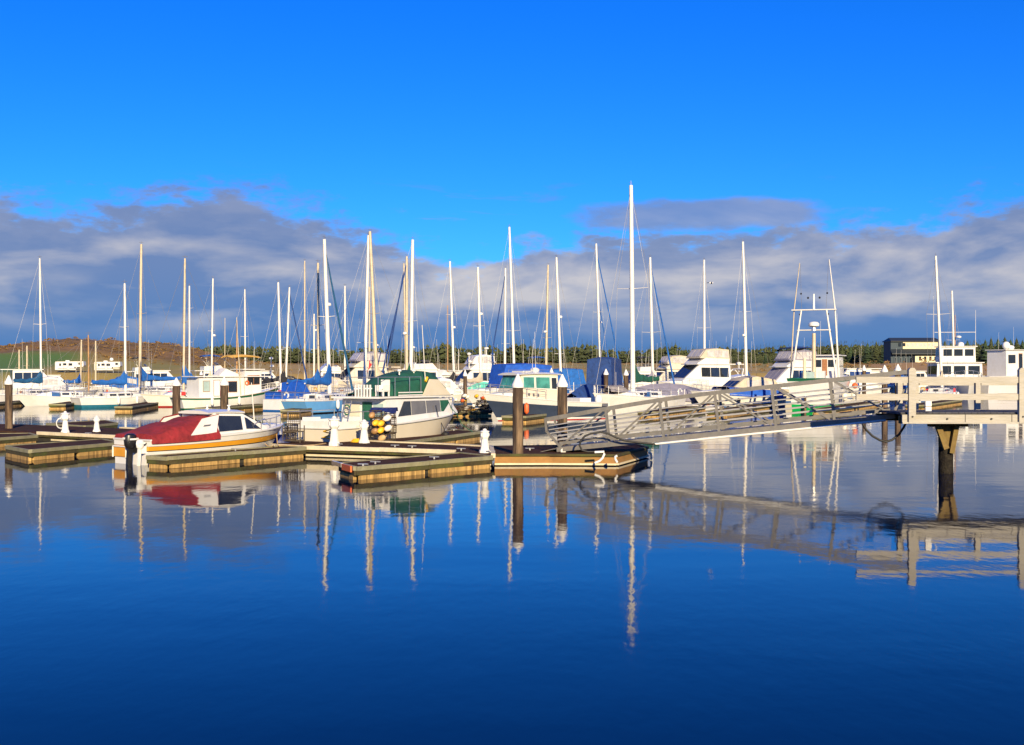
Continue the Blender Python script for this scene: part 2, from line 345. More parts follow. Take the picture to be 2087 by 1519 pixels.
def land():
    xs = [-2600, -1600, -1000, -700] + [-520 + 6.5*i for i in range(160)] + [700, 1000, 1600, 2600]
    ys = [280 + 4*i for i in range(25)] + [380 + 9*i for i in range(30)] + [660 + 40*i for i in range(12)] + [1200, 1800, 3000, 5000]
    mb = MB(); nx = len(xs)
    mb.v = [Vector((x, y, land_z(x, y))) for y in ys for x in xs]
    mb.f = [(j*nx+i, j*nx+i+1, (j+1)*nx+i+1, (j+1)*nx+i) for j in range(len(ys)-1) for i in range(nx-1)]
    m = bpy.data.materials.new('meadow'); m.use_nodes = True; nt = m.node_tree; N = nt.nodes; L = nt.links; b = N['Principled BSDF']; b.inputs['Roughness'].default_value = 0.95
    tc = N.new('ShaderNodeTexCoord'); mp = N.new('ShaderNodeMapping'); mp.inputs['Scale'].default_value = (1, 0.35, 1); L.new(tc.outputs['Object'], mp.inputs[0])
    n = N.new('ShaderNodeTexNoise'); n.inputs['Scale'].default_value = 0.02; n.inputs['Detail'].default_value = 7; n.inputs['Roughness'].default_value = 0.62; L.new(mp.outputs[0], n.inputs['Vector'])
    rp = N.new('ShaderNodeValToRGB'); cr = rp.color_ramp
    cr.elements[0].position = 0.30; cr.elements[0].color = (0.13, 0.15, 0.03, 1)
    cr.elements[1].position = 0.72; cr.elements[1].color = (0.38, 0.22, 0.06, 1)
    e = cr.elements.new(0.44); e.color = (0.25, 0.20, 0.04, 1)
    e = cr.elements.new(0.56); e.color = (0.36, 0.24, 0.06, 1)
    L.new(n.outputs['Fac'], rp.inputs[0])
    # lawn below the hill by the trailers
    sp = N.new('ShaderNodeSeparateXYZ'); L.new(tc.outputs['Object'], sp.inputs[0])
    def mr(sock, a, b_):
        k = N.new('ShaderNodeMapRange'); k.interpolation_type = 'SMOOTHSTEP'; L.new(sock, k.inputs['Value']); k.inputs['From Min'].default_value = a; k.inputs['From Max'].default_value = b_; return k.outputs['Result']
    mu = N.new('ShaderNodeMath'); mu.operation = 'MULTIPLY'; L.new(mr(sp.outputs[0], -135, -150), mu.inputs[0]); L.new(mr(sp.outputs[1], 425, 405), mu.inputs[1])
    mx = N.new('ShaderNodeMix'); mx.data_type = 'RGBA'; L.new(mu.outputs[0], mx.inputs[0]); L.new(rp.outputs[0], mx.inputs[6]); mx.inputs[7].default_value = (0.07, 0.15, 0.018, 1)
    # sandy bank on the right
    mu2 = N.new('ShaderNodeMath'); mu2.operation = 'MULTIPLY'; L.new(mr(sp.outputs[0], 122, 132), mu2.inputs[0]); L.new(mr(sp.outputs[1], 475, 462), mu2.inputs[1])
    mx2 = N.new('ShaderNodeMix'); mx2.data_type = 'RGBA'; L.new(mu2.outputs[0], mx2.inputs[0]); L.new(mx.outputs[2], mx2.inputs[6]); mx2.inputs[7].default_value = (0.36, 0.21, 0.07, 1)
    # bracken on the hill
    mu3 = N.new('ShaderNodeMath'); mu3.operation = 'MULTIPLY'; L.new(mr(sp.outputs[0], -92, -112), mu3.inputs[0]); L.new(mr(sp.outputs[1], 398, 425), mu3.inputs[1])
    n4 = N.new('ShaderNodeTexNoise'); n4.inputs['Scale'].default_value = 0.16; n4.inputs['Detail'].default_value = 8; n4.inputs['Roughness'].default_value = 0.7; L.new(tc.outputs['Object'], n4.inputs['Vector'])
    r4 = N.new('ShaderNodeValToRGB'); r4.color_ramp.elements[0].position = 0.35; r4.color_ramp.elements[0].color = (0.085, 0.052, 0.014, 1); r4.color_ramp.elements[1].position = 0.65; r4.color_ramp.elements[1].color = (0.26, 0.135, 0.035, 1); L.new(n4.outputs['Fac'], r4.inputs[0])
    mx3 = N.new('ShaderNodeMix'); mx3.data_type = 'RGBA'; L.new(mu3.outputs[0], mx3.inputs[0]); L.new(mx2.outputs[2], mx3.inputs[6]); L.new(r4.outputs[0], mx3.inputs[7])
    mx4 = N.new('ShaderNodeMix'); mx4.data_type = 'RGBA'; L.new(mu.outputs[0], mx4.inputs[0]); L.new(mx3.outputs[2], mx4.inputs[6]); mx4.inputs[7].default_value = (0.07, 0.15, 0.018, 1)
    L.new(mx4.outputs[2], b.inputs['Base Color'])
    tag(mb.build('shore_land', m, smooth=60), kind='structure')
land()

def tuft(mb, c, r, h, n, rng, droop=0.2):
    """a clump of leaf sized faces about c"""
    for _ in range(n):
        a = rng.uniform(0, 6.283); el = rng.uniform(-0.3, 1.2); rr = r*rng.uniform(0.35, 1.0)
        p = Vector(c) + Vector((math.cos(a)*rr*math.cos(el), math.sin(a)*rr*math.cos(el), h*0.5 + math.sin(el)*h*0.5*rng.uniform(0.5, 1.0)))
        s = r*rng.uniform(0.22, 0.45); t = Vector((rng.uniform(-1, 1), rng.uniform(-1, 1), rng.uniform(-0.6, 0.8))).normalized(); u = t.orthogonal().normalized()
        mb.add([p + t*s, p + u*s*0.7, p - t*s, p - u*s*0.7], [(0, 1, 2, 3)])
def conifer(mb, c, h, r, rng, tiers=9, per=7):
    """ragged tiers of drooping boughs"""
    c = Vector(c)
    for i in range(tiers):
        t = i/(tiers-1); z = h*(0.10 + 0.88*t); rad = r*(1-t)**0.8*rng.uniform(0.75, 1.15) + 0.04*h*(1-t) + 0.08
        a0 = rng.uniform(0, 6.28)
        for k in range(per):
            a = a0 + 6.283*k/per + rng.uniform(-0.25, 0.25); rr = rad*rng.uniform(0.65, 1.2); w = 6.283/per*0.62*rr
            d = Vector((math.cos(a), math.sin(a), 0)); q = Vector((-d.y, d.x, 0)); top = c + Vector((0, 0, z + h*0.10))
            tip = c + d*rr + Vector((0, 0, z - h*0.05*rng.uniform(0.2, 1.4)))
            mb.add([top, c + d*rr*0.55 + q*w + Vector((0, 0, z)), tip, c + d*rr*0.55 - q*w + Vector((0, 0, z))], [(0, 1, 2), (0, 2, 3)])
def far_forest():
    rng = random.Random(3); mb = MB()
    for i in range(4200):
        x = rng.uniform(-330, 330); y = rng.choice((880, 890, 905, 925, 950)) + rng.uniform(-9, 9)
        if y < 890 and -300 < x < -240: continue
        h = rng.choice((10.0, 11.5, 13.0, 14.0, 15.0))*rng.uniform(.85, 1.12) + 4.0*fbm(x/22, 0, 5)
        if x > 60: h *= 0.93
        conifer(mb, (x, y, land_z(x, y)-0.3), h, h*0.22, rng, 5, 5)
    for i in range(2600):
        x = rng.uniform(-330, 330); y = rng.uniform(855, 880); h = rng.uniform(4.5, 8.5)
        conifer(mb, (x, y, land_z(x, y)-0.3), h, h*0.32, rng, 4, 5)
    for i in range(1300):
        px = rng.uniform(1480, 2160); y = rng.uniform(655, 720); x = (px-CXP)*y/FOC; h = (4.5 + 6.5*min(1, max(0, (px-1560)/140)))*rng.uniform(.75, 1.15)
        conifer(mb, (x, y, land_z(x, y)-0.3), h, h*0.26, rng, 5, 5)
    tag(mb.build('distant_woods', 'needles'), 'long low band of dark green woods beyond the meadow', 'woods', kind='stuff')
    mb = MB()
    for i in range(2600):
        x = rng.uniform(-215, -95); y = rng.uniform(405, 500)
        if x < -140 and y < 428: continue
        r = rng.choice((0.25, 0.3, 0.4, 0.4, 0.9))*rng.uniform(.8, 1.3); tuft(mb, (x, y, land_z(x, y)-0.15), r, r*0.8, 8, rng)
    for i in range(900):
        x = rng.uniform(-110, 170); y = rng.uniform(345, 640)
        r = rng.uniform(0.3, 0.9); tuft(mb, (x, y, land_z(x, y)-0.2), r, r*1.2, 7, rng)
    for i in range(260):
        x = rng.uniform(100, 240); y = rng.uniform(420, 540)
        r = rng.uniform(0.5, 1.6); tuft(mb, (x, y, land_z(x, y)-0.2), r, r*1.2, 8, rng)
    tag(mb.build('hillside_scrub', 'scrub'), 'rusty brown scrub covering the hill and the bank behind the marina', 'scrub', kind='stuff')
    mb = MB()
    for i in range(26):
        x = rng.uniform(-238, -196); y = rng.uniform(455, 480); r = rng.uniform(1.5, 2.6)
        tuft(mb, (x, y, land_z(x, y)), r, r*1.5, 26, rng)
    tag(mb.build('bare_thicket', 'bare_twigs'), 'purplish bare thicket at the left end of the brown hill', 'thicket', kind='stuff')
far_forest()

def pines():
    rng = random.Random(11); protos = []
    for k in range(4):
        root = empty('pine_tree'); mb = MB(); h = 10.0
        conifer(mb, (0, 0, 0), h, 2.5 + 0.3*k, rng, 13, 8)
        for i in range(26):
            t = rng.random()**1.4; a = rng.uniform(0, 6.28); rr = 2.4*(1-t)*rng.uniform(.4, 1)
            tuft(mb, (math.cos(a)*rr, math.sin(a)*rr, 1.4 + t*7.4), 0.6, 0.7, 7, rng)
        mb.build('crown', 'needles_dark' if k % 2 else 'needles', root)
        MB().path([(0, 0, -1), (0.05, 0, 3), (0.0, 0.04, 9.2)], 0.24, 7, 0.04).build('trunk', 'bark', root)
        protos.append(root)
    spots = []
    for px, ty in ((1612, 716), (1640, 712), (1668, 706), (1696, 704), (1716, 699), (1734, 704), (1752, 702), (1768, 697), (1786, 694), (1802, 698), (1814, 701), (1850, 695), (1886, 690), (1908, 694), (1926, 692), (1938, 698), (1956, 700), (1972, 692), (1990, 695),
                   (2008, 690), (2020, 686), (2034, 688), (2048, 685), (2060, 690), (2072, 687), (2084, 691), (2098, 688), (1600, 722), (1580, 719), (1560, 721)):
        spots.append((px, ty))
    ORD = 'first second third fourth fifth sixth seventh eighth ninth tenth eleventh twelfth thirteenth fourteenth fifteenth sixteenth'.split()
    lf = sorted([p for p, _ in spots if p < 1818], reverse=True); rt = sorted(p for p, _ in spots if p > 1899); bh = sorted(p for p, _ in spots if 1818 <= p <= 1899)
    for i, (px, ty) in enumerate(spots):
        if px in lf: lab = ORD[lf.index(px)] + ' dark conifer to the left of the boathouse, counted from it'
        elif px in rt: lab = ORD[rt.index(px)] + ' dark conifer to the right of the boathouse, counted from it'
        else: lab = ('left' if px == bh[0] else 'right') + ' one of the two conifers showing above the boathouse roof'
        d = 590 + rng.uniform(-25, 40); x = (px-CXP)*d/FOC; z = land_z(x, d) - 0.4; h = EYE - (ty-CYP)*d/FOC - z
        o = protos[i] if i < 4 else copy_tree(protos[i % 4])
        o.location = (x, d, z); s = max(h, 4)/10.4; o.scale = (s*rng.uniform(.9, 1.3), s*rng.uniform(.9, 1.3), s); o.rotation_euler = (0, 0, rng.uniform(0, 6.28))
        tag(o, lab, 'tree', 'conifers on the far right shore')
pines()

def boathouse():
    d = 520.0; c = AT(1866, 750, d); r = empty('boathouse', (c.x, d, land_z(c.x, d)-0.3)); zb = r.location.z
    k = d/FOC; hw = 52*k; zt = EYE-(688-CYP)*k - zb; zr = EYE-(696.5-CYP)*k - zb; zw = EYE-(710-CYP)*k - zb; zm = EYE-(718-CYP)*k - zb; zl = EYE-(734-CYP)*k - zb
    b = MB(); b.box((0, 5, zr/2), (hw*2-0.6, 10, zr)); b.build('wall', 'siding_teal', r)
    b = MB(); b.box((1.9*k*5, -0.12, (zr+zw)/2), (hw*2-30*k*0.6-3, 0.3, (zr-zw)+0.6)); up = b.build('upper_wall', 'siding_cream', r)
    x0 = -36*k+2.0
    for i in range(9):
        m = MB(); m.box((-hw*0.62 + i*hw*0.165, -0.30, (zr+zw)/2+0.1), (hw*0.10, 0.08, (zr-zw)*0.5)); m.build('window', 'glass' if i < 2 else 'clear_vinyl', r)
    m = MB(); m.add([(-hw, -1.2, zr+0.25), (hw, -1.2, zr+0.25), (hw-1, 5, zt), (-hw+1, 5, zt), (-hw, 11.2, zr+0.25), (hw, 11.2, zr+0.25), (-hw, -1.2, zr), (hw, -1.2, zr), (-hw, 11.2, zr), (hw, 11.2, zr)],
                    [(0, 1, 2, 3), (3, 2, 5, 4), (0, 3, 4), (1, 5, 2), (6, 7, 1, 0), (8, 4, 5, 9), (6, 0, 4, 8), (7, 9, 5, 1), (6, 8, 9, 7)]); m.build('roof', 'roof_dark', r)
    m = MB(); m.add([(-hw, -0.1, zw-.4), (hw, -0.1, zw-.4), (hw, -3.0, zm-.6), (-hw, -3.0, zm-.6), (-hw, -0.1, zw-.9), (hw, -0.1, zw-.9), (hw, -3.0, zm-.9), (-hw, -3.0, zm-.9)],
                    [(0, 1, 2, 3), (7, 6, 5, 4), (3, 2, 6, 7), (0, 3, 7, 4), (1, 5, 6, 2), (0, 4, 5, 1)]); m.build('porch_roof', 'roof_dark', r)
    m = MB(); m.box((hw*0.42, -2.3, zl/2+0.6), (hw*1.1, 3.0, zm-zl*0.45)); m.build('lower_wall', 'siding_cream', r)
    for i in range(4):
        m = MB(); m.box((hw*0.06 + i*hw*0.2, -3.85, zl*0.5+2.0), (hw*0.09, 0.1, 1.7)); m.build('window', 'glass', r)
    for i in range(5):
        m = MB(); m.box((-hw*0.93 + i*hw*0.2, -2.6, zl*0.5), (0.35, 0.35, zm)); m.build('porch_post', 'siding_teal', r)
    tag(r, 'dark two storey boathouse with cream window bands on the far shore', 'building')
boathouse()

def trailers():
    # fifth wheel trailer: long box with a raised nose
    def rv(px, py, w, label, flip=1, camper=False):
        d = 345.0; k = d/FOC; c = AT(px, py, d); r = empty('travel_trailer', (c.x, d, land_z(c.x, d)), 0.06*flip); L = w*k; h = 2.75
        m = MB(); pr = [(-L/2, 0.75), (L*0.22, 0.75), (L*0.26, 1.55), (L*0.47, 1.6), (L/2, 2.0), (L*0.485, h+0.35), (-L/2+0.12, h+0.3), (-L/2, h+0.1)]
        m.side_prism([(x*flip, z) for x, z in pr], -1.25, 1.25); m.build('body', 'white_gel', r)
        for x, z, ww, hh in ((-0.32, 2.2, 0.5, 0.7), (-0.16, 2.3, 0.9, 0.6), (0.04, 2.25, 1.0, 0.65), (0.36, 2.5, 0.7, 0.6), (0.20, 1.4, 0.4, 0.4)):
            q = MB(); q.box((x*L*flip, -1.27, z), (ww, 0.06, hh)); q.build('window', 'glass', r)
        q = MB(); q.box((-0.04*L*flip, -1.27, 1.75), (0.72, 0.05, 1.85)); q.build('door', 'grey_gel', r)
        q = MB(); q.box((0, -1.265, 1.15), (L*0.8, 0.035, 0.12)); q.build('stripe', 'ink', r)
        for x in (-0.14, -0.04):
            q = MB(); ring = [(x*L*flip + .38*math.cos(a*.524), .38+.38*math.sin(a*.524)) for a in range(12)]; q.side_prism(ring, -1.24, -0.95); q.build('wheel', 'rubber', r)
        q = MB(); q.beam((L*0.22*flip, -0.9, 0.75), (L*0.22*flip, -0.9, 0.0), 0.1, 0.1); q.build('landing_leg', 'steel', r)
        q = MB(); q.box((-0.1*L*flip, 0, h+0.48), (1.0, 0.8, 0.36)); q.build('air_conditioner', 'white_plastic', r)
        if camper:
            q = MB(); q.ball((0.12*L*flip, 0, h+1.0), 0.55, 10, 6, (1, 1, .9)); q.build('satellite_dome', 'white_plastic', r)
            q = MB(); q.box((0.33*L*flip, -1.27, 1.25), (2.0, 0.05, 0.5)); q.build('awning_panel', 'tan_canvas', r)
        tag(r, label, 'trailer', 'trailers parked below the hill')
    rv(144, 757, 57, 'long white trailer with a raised nose parked below the brown hill')
    rv(221, 757, 52, 'white trailer with a roof dome parked right of the longer trailer', 1, True)
trailers()
# ------------------------------------------------------------------ boat building blocks (x forward, y to port, z up from the waterline)
class Hull:
    def __init__(s, root, L, B, fs, fb, hull='white_gel', boot='blue_paint', deck='white_gel', ts=0.75, rake=0.8, srake=0.0, wl=0.86, bf=1.7,
                 dip=0.05, bands=None, boot_h=0.10, rail='white_gel', upow=0.8, rail_r=0.03, n=16, bowf=0.6):
        s.bowf = bowf
        s.L, s.B, s.fs, s.fb, s.ts, s.rake, s.srake, s.wl, s.bf, s.dip, s.upow = L, B, fs, fb, ts, rake, srake, wl, bf, dip, upow
        T = [i/n for i in range(n+1)]; T = [t**0.92 if t > 0 else 0.0 for t in T]
        bands = bands or [('hull', hull, 1.0)]
        lo = [('boot_stripe', boot, [-0.35, 0.0, boot_h])]; prev = 0.0
        def zz(t, u): return boot_h + u*(s.zd(t)-boot_h)
        for name, m, levels in lo: s.strip(root, name, m, T, [lambda t, z=z: z for z in levels])
        for name, m, u in bands:
            k = 3 if u-prev > 0.3 else 1
            s.strip(root, name, m, T, [lambda t, q=prev+(u-prev)*i/k: zz(t, q) for i in range(k+1)]); prev = u
        d = MB(); rings = []
        for t in T:
            p = s.pt(t, s.zd(t)); y = max(p.y-0.02, 0.005); z = s.zd(t)-0.015
            rings.append([V(p.x, y, z), V(p.x, y*0.5, z+0.03), V(p.x, 0, z+0.04), V(p.x, -y*0.5, z+0.03), V(p.x, -y, z)])
        d.loft(rings, caps=False, ring_closed=False); d.build('deck', deck, root, smooth=40)
        q = MB(); pts = [s.pt(t, s.zd(t)) for t in T]
        q.path(pts + [V(p.x, -p.y, p.z) for p in reversed(pts)] , rail_r, 5, closed=True); q.build('rub_rail', rail, root, smooth=50)
    def half(s, t):
        if t < 0.42: return s.B/2*(s.ts + (1-s.ts)*math.sin(math.pi/2*t/0.42))
        return max(s.B/2*math.cos(math.pi/2*((t-0.42)/0.58)**s.bf), 0.012)
    def zd(s, t): return s.fs + (s.fb-s.fs)*t**1.8 - s.dip*math.sin(math.pi*t)
    def pt(s, t, z):
        zd = s.zd(t); u = max(0.0, min(1.0, z/zd)); w = s.wl*(1-s.bowf*t**3)
        y = s.half(t)*(w + (1-w)*u**s.upow)*(1.0 if z >= 0 else 1+0.9*z)
        ux = z/zd if z < 0 else u
        return V(-s.L/2 + s.L*t - s.rake*t**3*(1-ux) + s.srake*(1-t)**4*(1-ux), y, z)
    def strip(s, root, name, m, T, levels):
        mb = MB()
        for sg in (1, -1):
            rings = [[V(p.x, p.y*sg, p.z) for p in (s.pt(t, f(t)) for f in levels)] for t in T]
            mb.loft(rings, caps=False, ring_closed=False)
        a = [s.pt(0, f(0)) for f in levels]
        for i in range(len(a)-1):
            mb.add([a[i], V(a[i].x, -a[i].y, a[i].z), V(a[i+1].x, -a[i+1].y, a[i+1].z), a[i+1]], [(0, 1, 2, 3)])
        return mb.build(name, m, root, smooth=35)
    def x2t(s, x): return max(0.0, min(1.0, (x+s.L/2)/s.L))
    def deck(s, x): return s.zd(s.x2t(x))
    def edge(s, x, inset=0.08): t = s.x2t(x); p = s.pt(t, s.zd(t)); return max(p.y-inset, 0.02)

class House:
    """stations: (x, z bottom, z top, half width bottom, half width top)"""
    def __init__(s, root, name, st, m, camber=0.05, smooth=25):
        s.st, s.root = st, root; mb = MB(); rings = []
        for x, zb, zt, hb, ht in st:
            rings.append([V(x, -hb, zb), V(x, -ht, zt), V(x, -ht*.5, zt+camber*.75), V(x, ht*.5, zt+camber*.75), V(x, ht, zt), V(x, hb, zb)])
        mb.loft(rings); s.o = mb.build(name, m, root, smooth=smooth)
        xs = [a[0] for a in st]; s.mid = V(sum(xs)/len(xs), 0, sum(a[1]+a[2] for a in st)/2/len(st))
    def at(s, x):
        st = sorted(s.st)
        for a, b in zip(st, st[1:]):
            if a[0] <= x <= b[0]:
                f = (x-a[0])/max(b[0]-a[0], 1e-6); return [p+(q-p)*f for p, q in zip(a, b)]
        return st[0] if x < st[0][0] else st[-1]
    def side(s, x, v, sg):
        a = s.at(x); return V(x, sg*(a[3]+(a[4]-a[3])*v), a[1]+(a[2]-a[1])*v)
    def win(s, x0, x1, v0, v1, m='glass', skew0=0.0, skew1=0.0, frame='white_plastic', sides=(1, -1), name='window', fr=0.035):
        for sg in sides:
            def quad(e):
                return [s.side(x0-e, v0-e*0.8, sg), s.side(x1+e, v0-e*0.8, sg), s.side(x1+skew1+e, v1+e*0.8, sg), s.side(x0+skew0-e, v1+e*0.8, sg)]
            aw = V(s.mid.x, 0, s.mid.z)
            f = s.root
            if frame: f = MB().slab(quad(fr), 0.010, 0.02, V((x0+x1)/2, 0, s.mid.z)).build(name, frame, s.root)
            MB().slab(quad(0), 0.020, 0.02, V((x0+x1)/2, 0, s.mid.z)).build('pane' if frame else name, m, f)
    def row(s, x0, x1, n, v0, v1, gap=0.06, m='glass', **k):
        w = (x1-x0-gap*(n-1))/n
        for i in range(n): a = x0+i*(w+gap); s.win(a, a+w, v0, v1, m, **k)
    def top(s, i, j, f, w):
        a, b = s.st[i], s.st[j]; q = [p+(r-p)*f for p, r in zip(a, b)]
        return V(q[0], w*q[4]*0.97, q[2]+0.03)
    def front(s, i, j, n, f0=0.12, f1=0.9, m='glass', gap=0.05, wmax=0.9, name='windscreen'):
        step = 2*wmax/n
        for k in range(n):
            w0, w1 = -wmax+k*step+gap/2, -wmax+(k+1)*step-gap/2
            MB().slab([s.top(i, j, f0, w0), s.top(i, j, f0, w1), s.top(i, j, f1, w1), s.top(i, j, f1, w0)], 0.045, 0.06, s.mid - V(0, 0, 1)).build(name, m, s.root)

def rail(root, pts, h, r=0.016, posts=None, name='guard_rail', m='steel', mid=False):
    mb = MB(); top = [p + V(0, 0, h) for p in pts]; mb.path(top, r, 5)
    if mid: mb.path([p + V(0, 0, h*0.5) for p in pts], r*0.6, 4)
    for p in pts: mb.tube(p, p + V(0, 0, h), r, n=5)
    return mb.build(name, m, root)
def hull_rail(root, H, x0, x1, h, n=6, sides=(1, -1), wrap=False, m='steel', r=0.016, mid=True, name='guard_rail'):
    xs = [x0+(x1-x0)*i/(n-1) for i in range(n)]
    if wrap:
        a = [V(x, H.edge(x), H.deck(x)) for x in xs]; rail(root, a + [V(p.x, -p.y, p.z) for p in reversed(a)], h, r, name=name, m=m, mid=mid)
    else:
        for sg in sides: rail(root, [V(x, sg*H.edge(x), H.deck(x)) for x in xs], h, r, name=name, m=m, mid=mid)
def antenna(root, p, h, lean=0.0, m='white_mast', r=0.014): MB().tube(p, Vector(p)+V(lean, 0, h), r, r*0.5, 5).build('antenna', m, root)
def radar_dome(root, p, r=0.3): MB().lathe([(r*.8, 0), (r, r*.2), (r, r*.5), (r*.6, r*.8), (0.01, r*.85)], 12, p).build('radar_dome', 'white_plastic', root, smooth=40)
def fender(root, H, x, sg, m='white_plastic', r=0.13):
    y = sg*(H.edge(x, 0)+r+0.02); z = H.deck(x)
    MB().lathe([(0.03, -.02), (r*.8, .05), (r, .15), (r, .5), (r*.8, .6), (.03, .68)], 8, (x, y, z*0.32)).build('fender', m, root, smooth=40)

def sail_cover(root, xm, zb, xe, ze, m, peak=0.9, w=0.15):
    rings = []; n = 12
    for i in range(n+1):
        f = i/n; x = xm - 0.10 + (xe-xm+0.10)*f; z0 = zb+(ze-zb)*f
        up = 0.20 + peak*math.exp(-f*7.0) + 0.05*math.sin(f*19+xm) ; dn = 0.20 + 0.04*math.sin(f*11+1); ww = w*(1-0.35*f)*(1+0.15*math.sin(f*15))
        rings.append([V(x, ww*math.cos(a), z0 + (up if math.sin(a) > 0 else dn)*math.sin(a)) for a in [2*math.pi*k/8 for k in range(8)]])
    rings.insert(0, [V(xm+0.12, p.y*0.8, zb+(p.z-zb)*0.92) for p in rings[0]])
    MB().loft(rings).build('sail_cover', m, root, smooth=60)

def sailboat(label, mx, wy, ty, hd, L, hull='white_gel', boot='blue_paint', cover='blue_canvas', mast='white_mast', jib=None, sheer=None, dodger=None,
             bdx=0, spread=(0.52,), sw=0.75, mr=0.085, radar=None, full=True, boom=True, fbow=None, group='sailboats moored in the marina', tender=None, cabin_m='white_gel',
             name='sailboat', bx=None, peak=0.9, deckcover=None, wind=True, bootz=0.10, cw=1.0, srake=None, mz=0.08, mast2=None, jib2=None, text=None, stay=True):
    hdr = R(hd); d = wd(wy); k = FOC/d; u = V(math.cos(hdr), math.sin(hdr), 0)
    B = 0.27*L + 0.35; fs, fb = 0.085*L+0.12, 0.11*L+0.15
    if fbow: fb = fbow
    mxl = mz*L; base = G(mx, wy) - u*mxl; root = empty(name, base, hdr)
    bands = [('hull', hull, 0.88), ('sheer_stripe', sheer, 1.0)] if sheer else None
    H = Hull(root, L, B, fs, fb, hull, boot, cabin_m, ts=0.66, rake=0.11*L, srake=0.25 if srake is None else srake, wl=0.92, bf=1.55, bowf=.45, dip=0.07, bands=bands, boot_h=bootz, rail='white_gel' if full else 'white_gel', n=14)
    dz = H.deck(0); ch = 0.42 if L > 7 else 0.34
    c = House(root, 'cabin', [(-0.20*L, dz-0.03, dz+ch, 0.29*B, 0.25*B), (0.10*L, H.deck(.1*L)-.03, dz+ch+.04, 0.29*B, 0.24*B), (0.21*L, H.deck(.2*L)-.03, H.deck(.2*L)+ch*.7, 0.22*B, 0.17*B), (0.28*L, H.deck(.28*L)-.03, H.deck(.28*L)+.06, .16*B, .12*B)], cabin_m, 0.05)
    if full:
        c.row(-0.15*L, 0.12*L, 3, 0.38, 0.78, gap=0.18, frame=None)
        MB().prism([(-0.44*L, -.30*B), (-0.21*L, -.33*B), (-0.21*L, .33*B), (-0.44*L, .30*B)], H.deck(-.3*L), H.deck(-.3*L)+0.18).build('coaming', cabin_m, root)
        hull_rail(root, H, -0.36*L, 0.34*L, 0.55, 6, r=0.013)
        hull_rail(root, H, 0.34*L, 0.47*L, 0.6, 3, wrap=True, r=0.018, name='pulpit'); 
        a = [V(-0.36*L, H.edge(-.36*L), H.deck(-.36*L)), V(-0.485*L, H.edge(-.48*L), fs), V(-0.485*L, -H.edge(-.48*L), fs), V(-0.36*L, -H.edge(-.36*L), H.deck(-.36*L))]
        rail(root, a, 0.6, 0.018, name='pushpit', mid=True)
        fender(root, H, -0.1*L, -1); fender(root, H, 0.12*L, -1)
        rg_ = random.Random(int(mx*3+wy))
        MB().box((-.205*L, 0, dz+.10), (.03, .16*B, .52)).build('companionway', 'teak' if rg_.random() < .5 else 'glass', root)
        for x in (-.03*L, .17*L): MB().box((x, 0, H.deck(x)+ch+(.085 if x < 0 else .02)), (.5, .5, .05)).build('hatch', 'grey_glass', root)
        for _ in range(rg_.choice((1, 2, 3))):
            x = rg_.uniform(-.3, .2)*L; sg = rg_.choice((1, -1)); q = MB(); q.box((x, sg*H.edge(x, .22), H.deck(x)+.20), (.34, .16, .38)); q.build('jerry_can', rg_.choice(('flag_red', 'yellow_paint', 'blue_paint', 'olive_box')), root)
        x = -.46*L; q = MB(); q.path([V(x, .25*B+.17*math.cos(a*.7), H.deck(x)+.42+.19*math.sin(a*.7)) for a in range(7)], .06, 6); q.build('life_sling', rg_.choice(('orange_paint', 'white_plastic', 'yellow_paint', 'blue_paint')), root)
        for sg in (1, -1): MB().lathe([(.07, 0), (.08, .05), (.05, .10), (.06, .16), (.01, .17)], 8, (-.27*L, sg*.31*B, H.deck(-.3*L)+.18)).build('winch', 'steel', root)
    zt = EYE-(ty-CYP)*d/FOC; tx = bdx/k
    # a world sideways lean, turned into the boat's own axes
    lean = V(tx*math.cos(hdr), -tx*math.sin(hdr), 0)
    foot, head = V(mxl, 0, dz+ch*0.9), V(mxl, 0, zt) + lean
    MBX = MB(); MBX.path([foot, foot.lerp(head, .7), head], mr*1.3, 8, mr*0.95); mo = MBX.build('mast', mast, root, smooth=60)
    if wind and full: 
        m = MB(); m.tube(head, head+V(0, 0, .35), 0.02, .01, 5); m.tube(head+V(-.25, 0, .18), head+V(.25, 0, .18), .015, n=5); m.build('masthead_vane', 'rig', mo)
    rg = MB(); sp = MB()
    for f in spread:
        p = foot.lerp(head, f)
        for sg in (1, -1):
            q = p + V(-0.1, sg*sw, 0.06); sp.tube(p, q, 0.028, .02, 5); rg.path([head.lerp(foot, 0.03), q, V(mxl-.1, sg*H.edge(mxl), H.deck(mxl))], 0.011, 4)
    sp.build('spreader', mast, mo)
    rg.build('shroud', 'rig', root)
    bow = V(0.485*L, 0, fb+0.05); stern = V(-0.49*L, 0, fs+0.05)
    if stay: MB().tube(head.lerp(foot, .01), stern, 0.011, n=4).build('backstay', 'rig', root)
    if jib:
        MB().tube(head.lerp(foot, 0.05), bow.lerp(head, .03), 0.055, 0.10, 7).build('furled_jib', jib, root)
    else: MB().tube(head.lerp(foot, 0.02), bow, 0.012, n=4).build('forestay', 'rig', root)
    if jib2: MB().tube(foot.lerp(head, 0.62), V(0.30*L, 0, fb), 0.05, 0.08, 7).build('furled_staysail', jib2, root)
    zb = dz+ch+0.75
    if boom:
        bx = bx or 0.40; xe = mxl - bx*L
        bo = MB().tube(V(mxl, 0, zb), V(xe, 0, zb+0.08), 0.055, .05, 7).build('boom', mast, root)
        if cover: sail_cover(bo, mxl, zb+0.12, xe+.1, zb+0.17, cover, peak)
        MB().tube(V(xe+.3, 0, zb), V(-0.36*L, 0, H.deck(-.3*L)+.2), 0.012, n=4).build('mainsheet', 'rig', root)
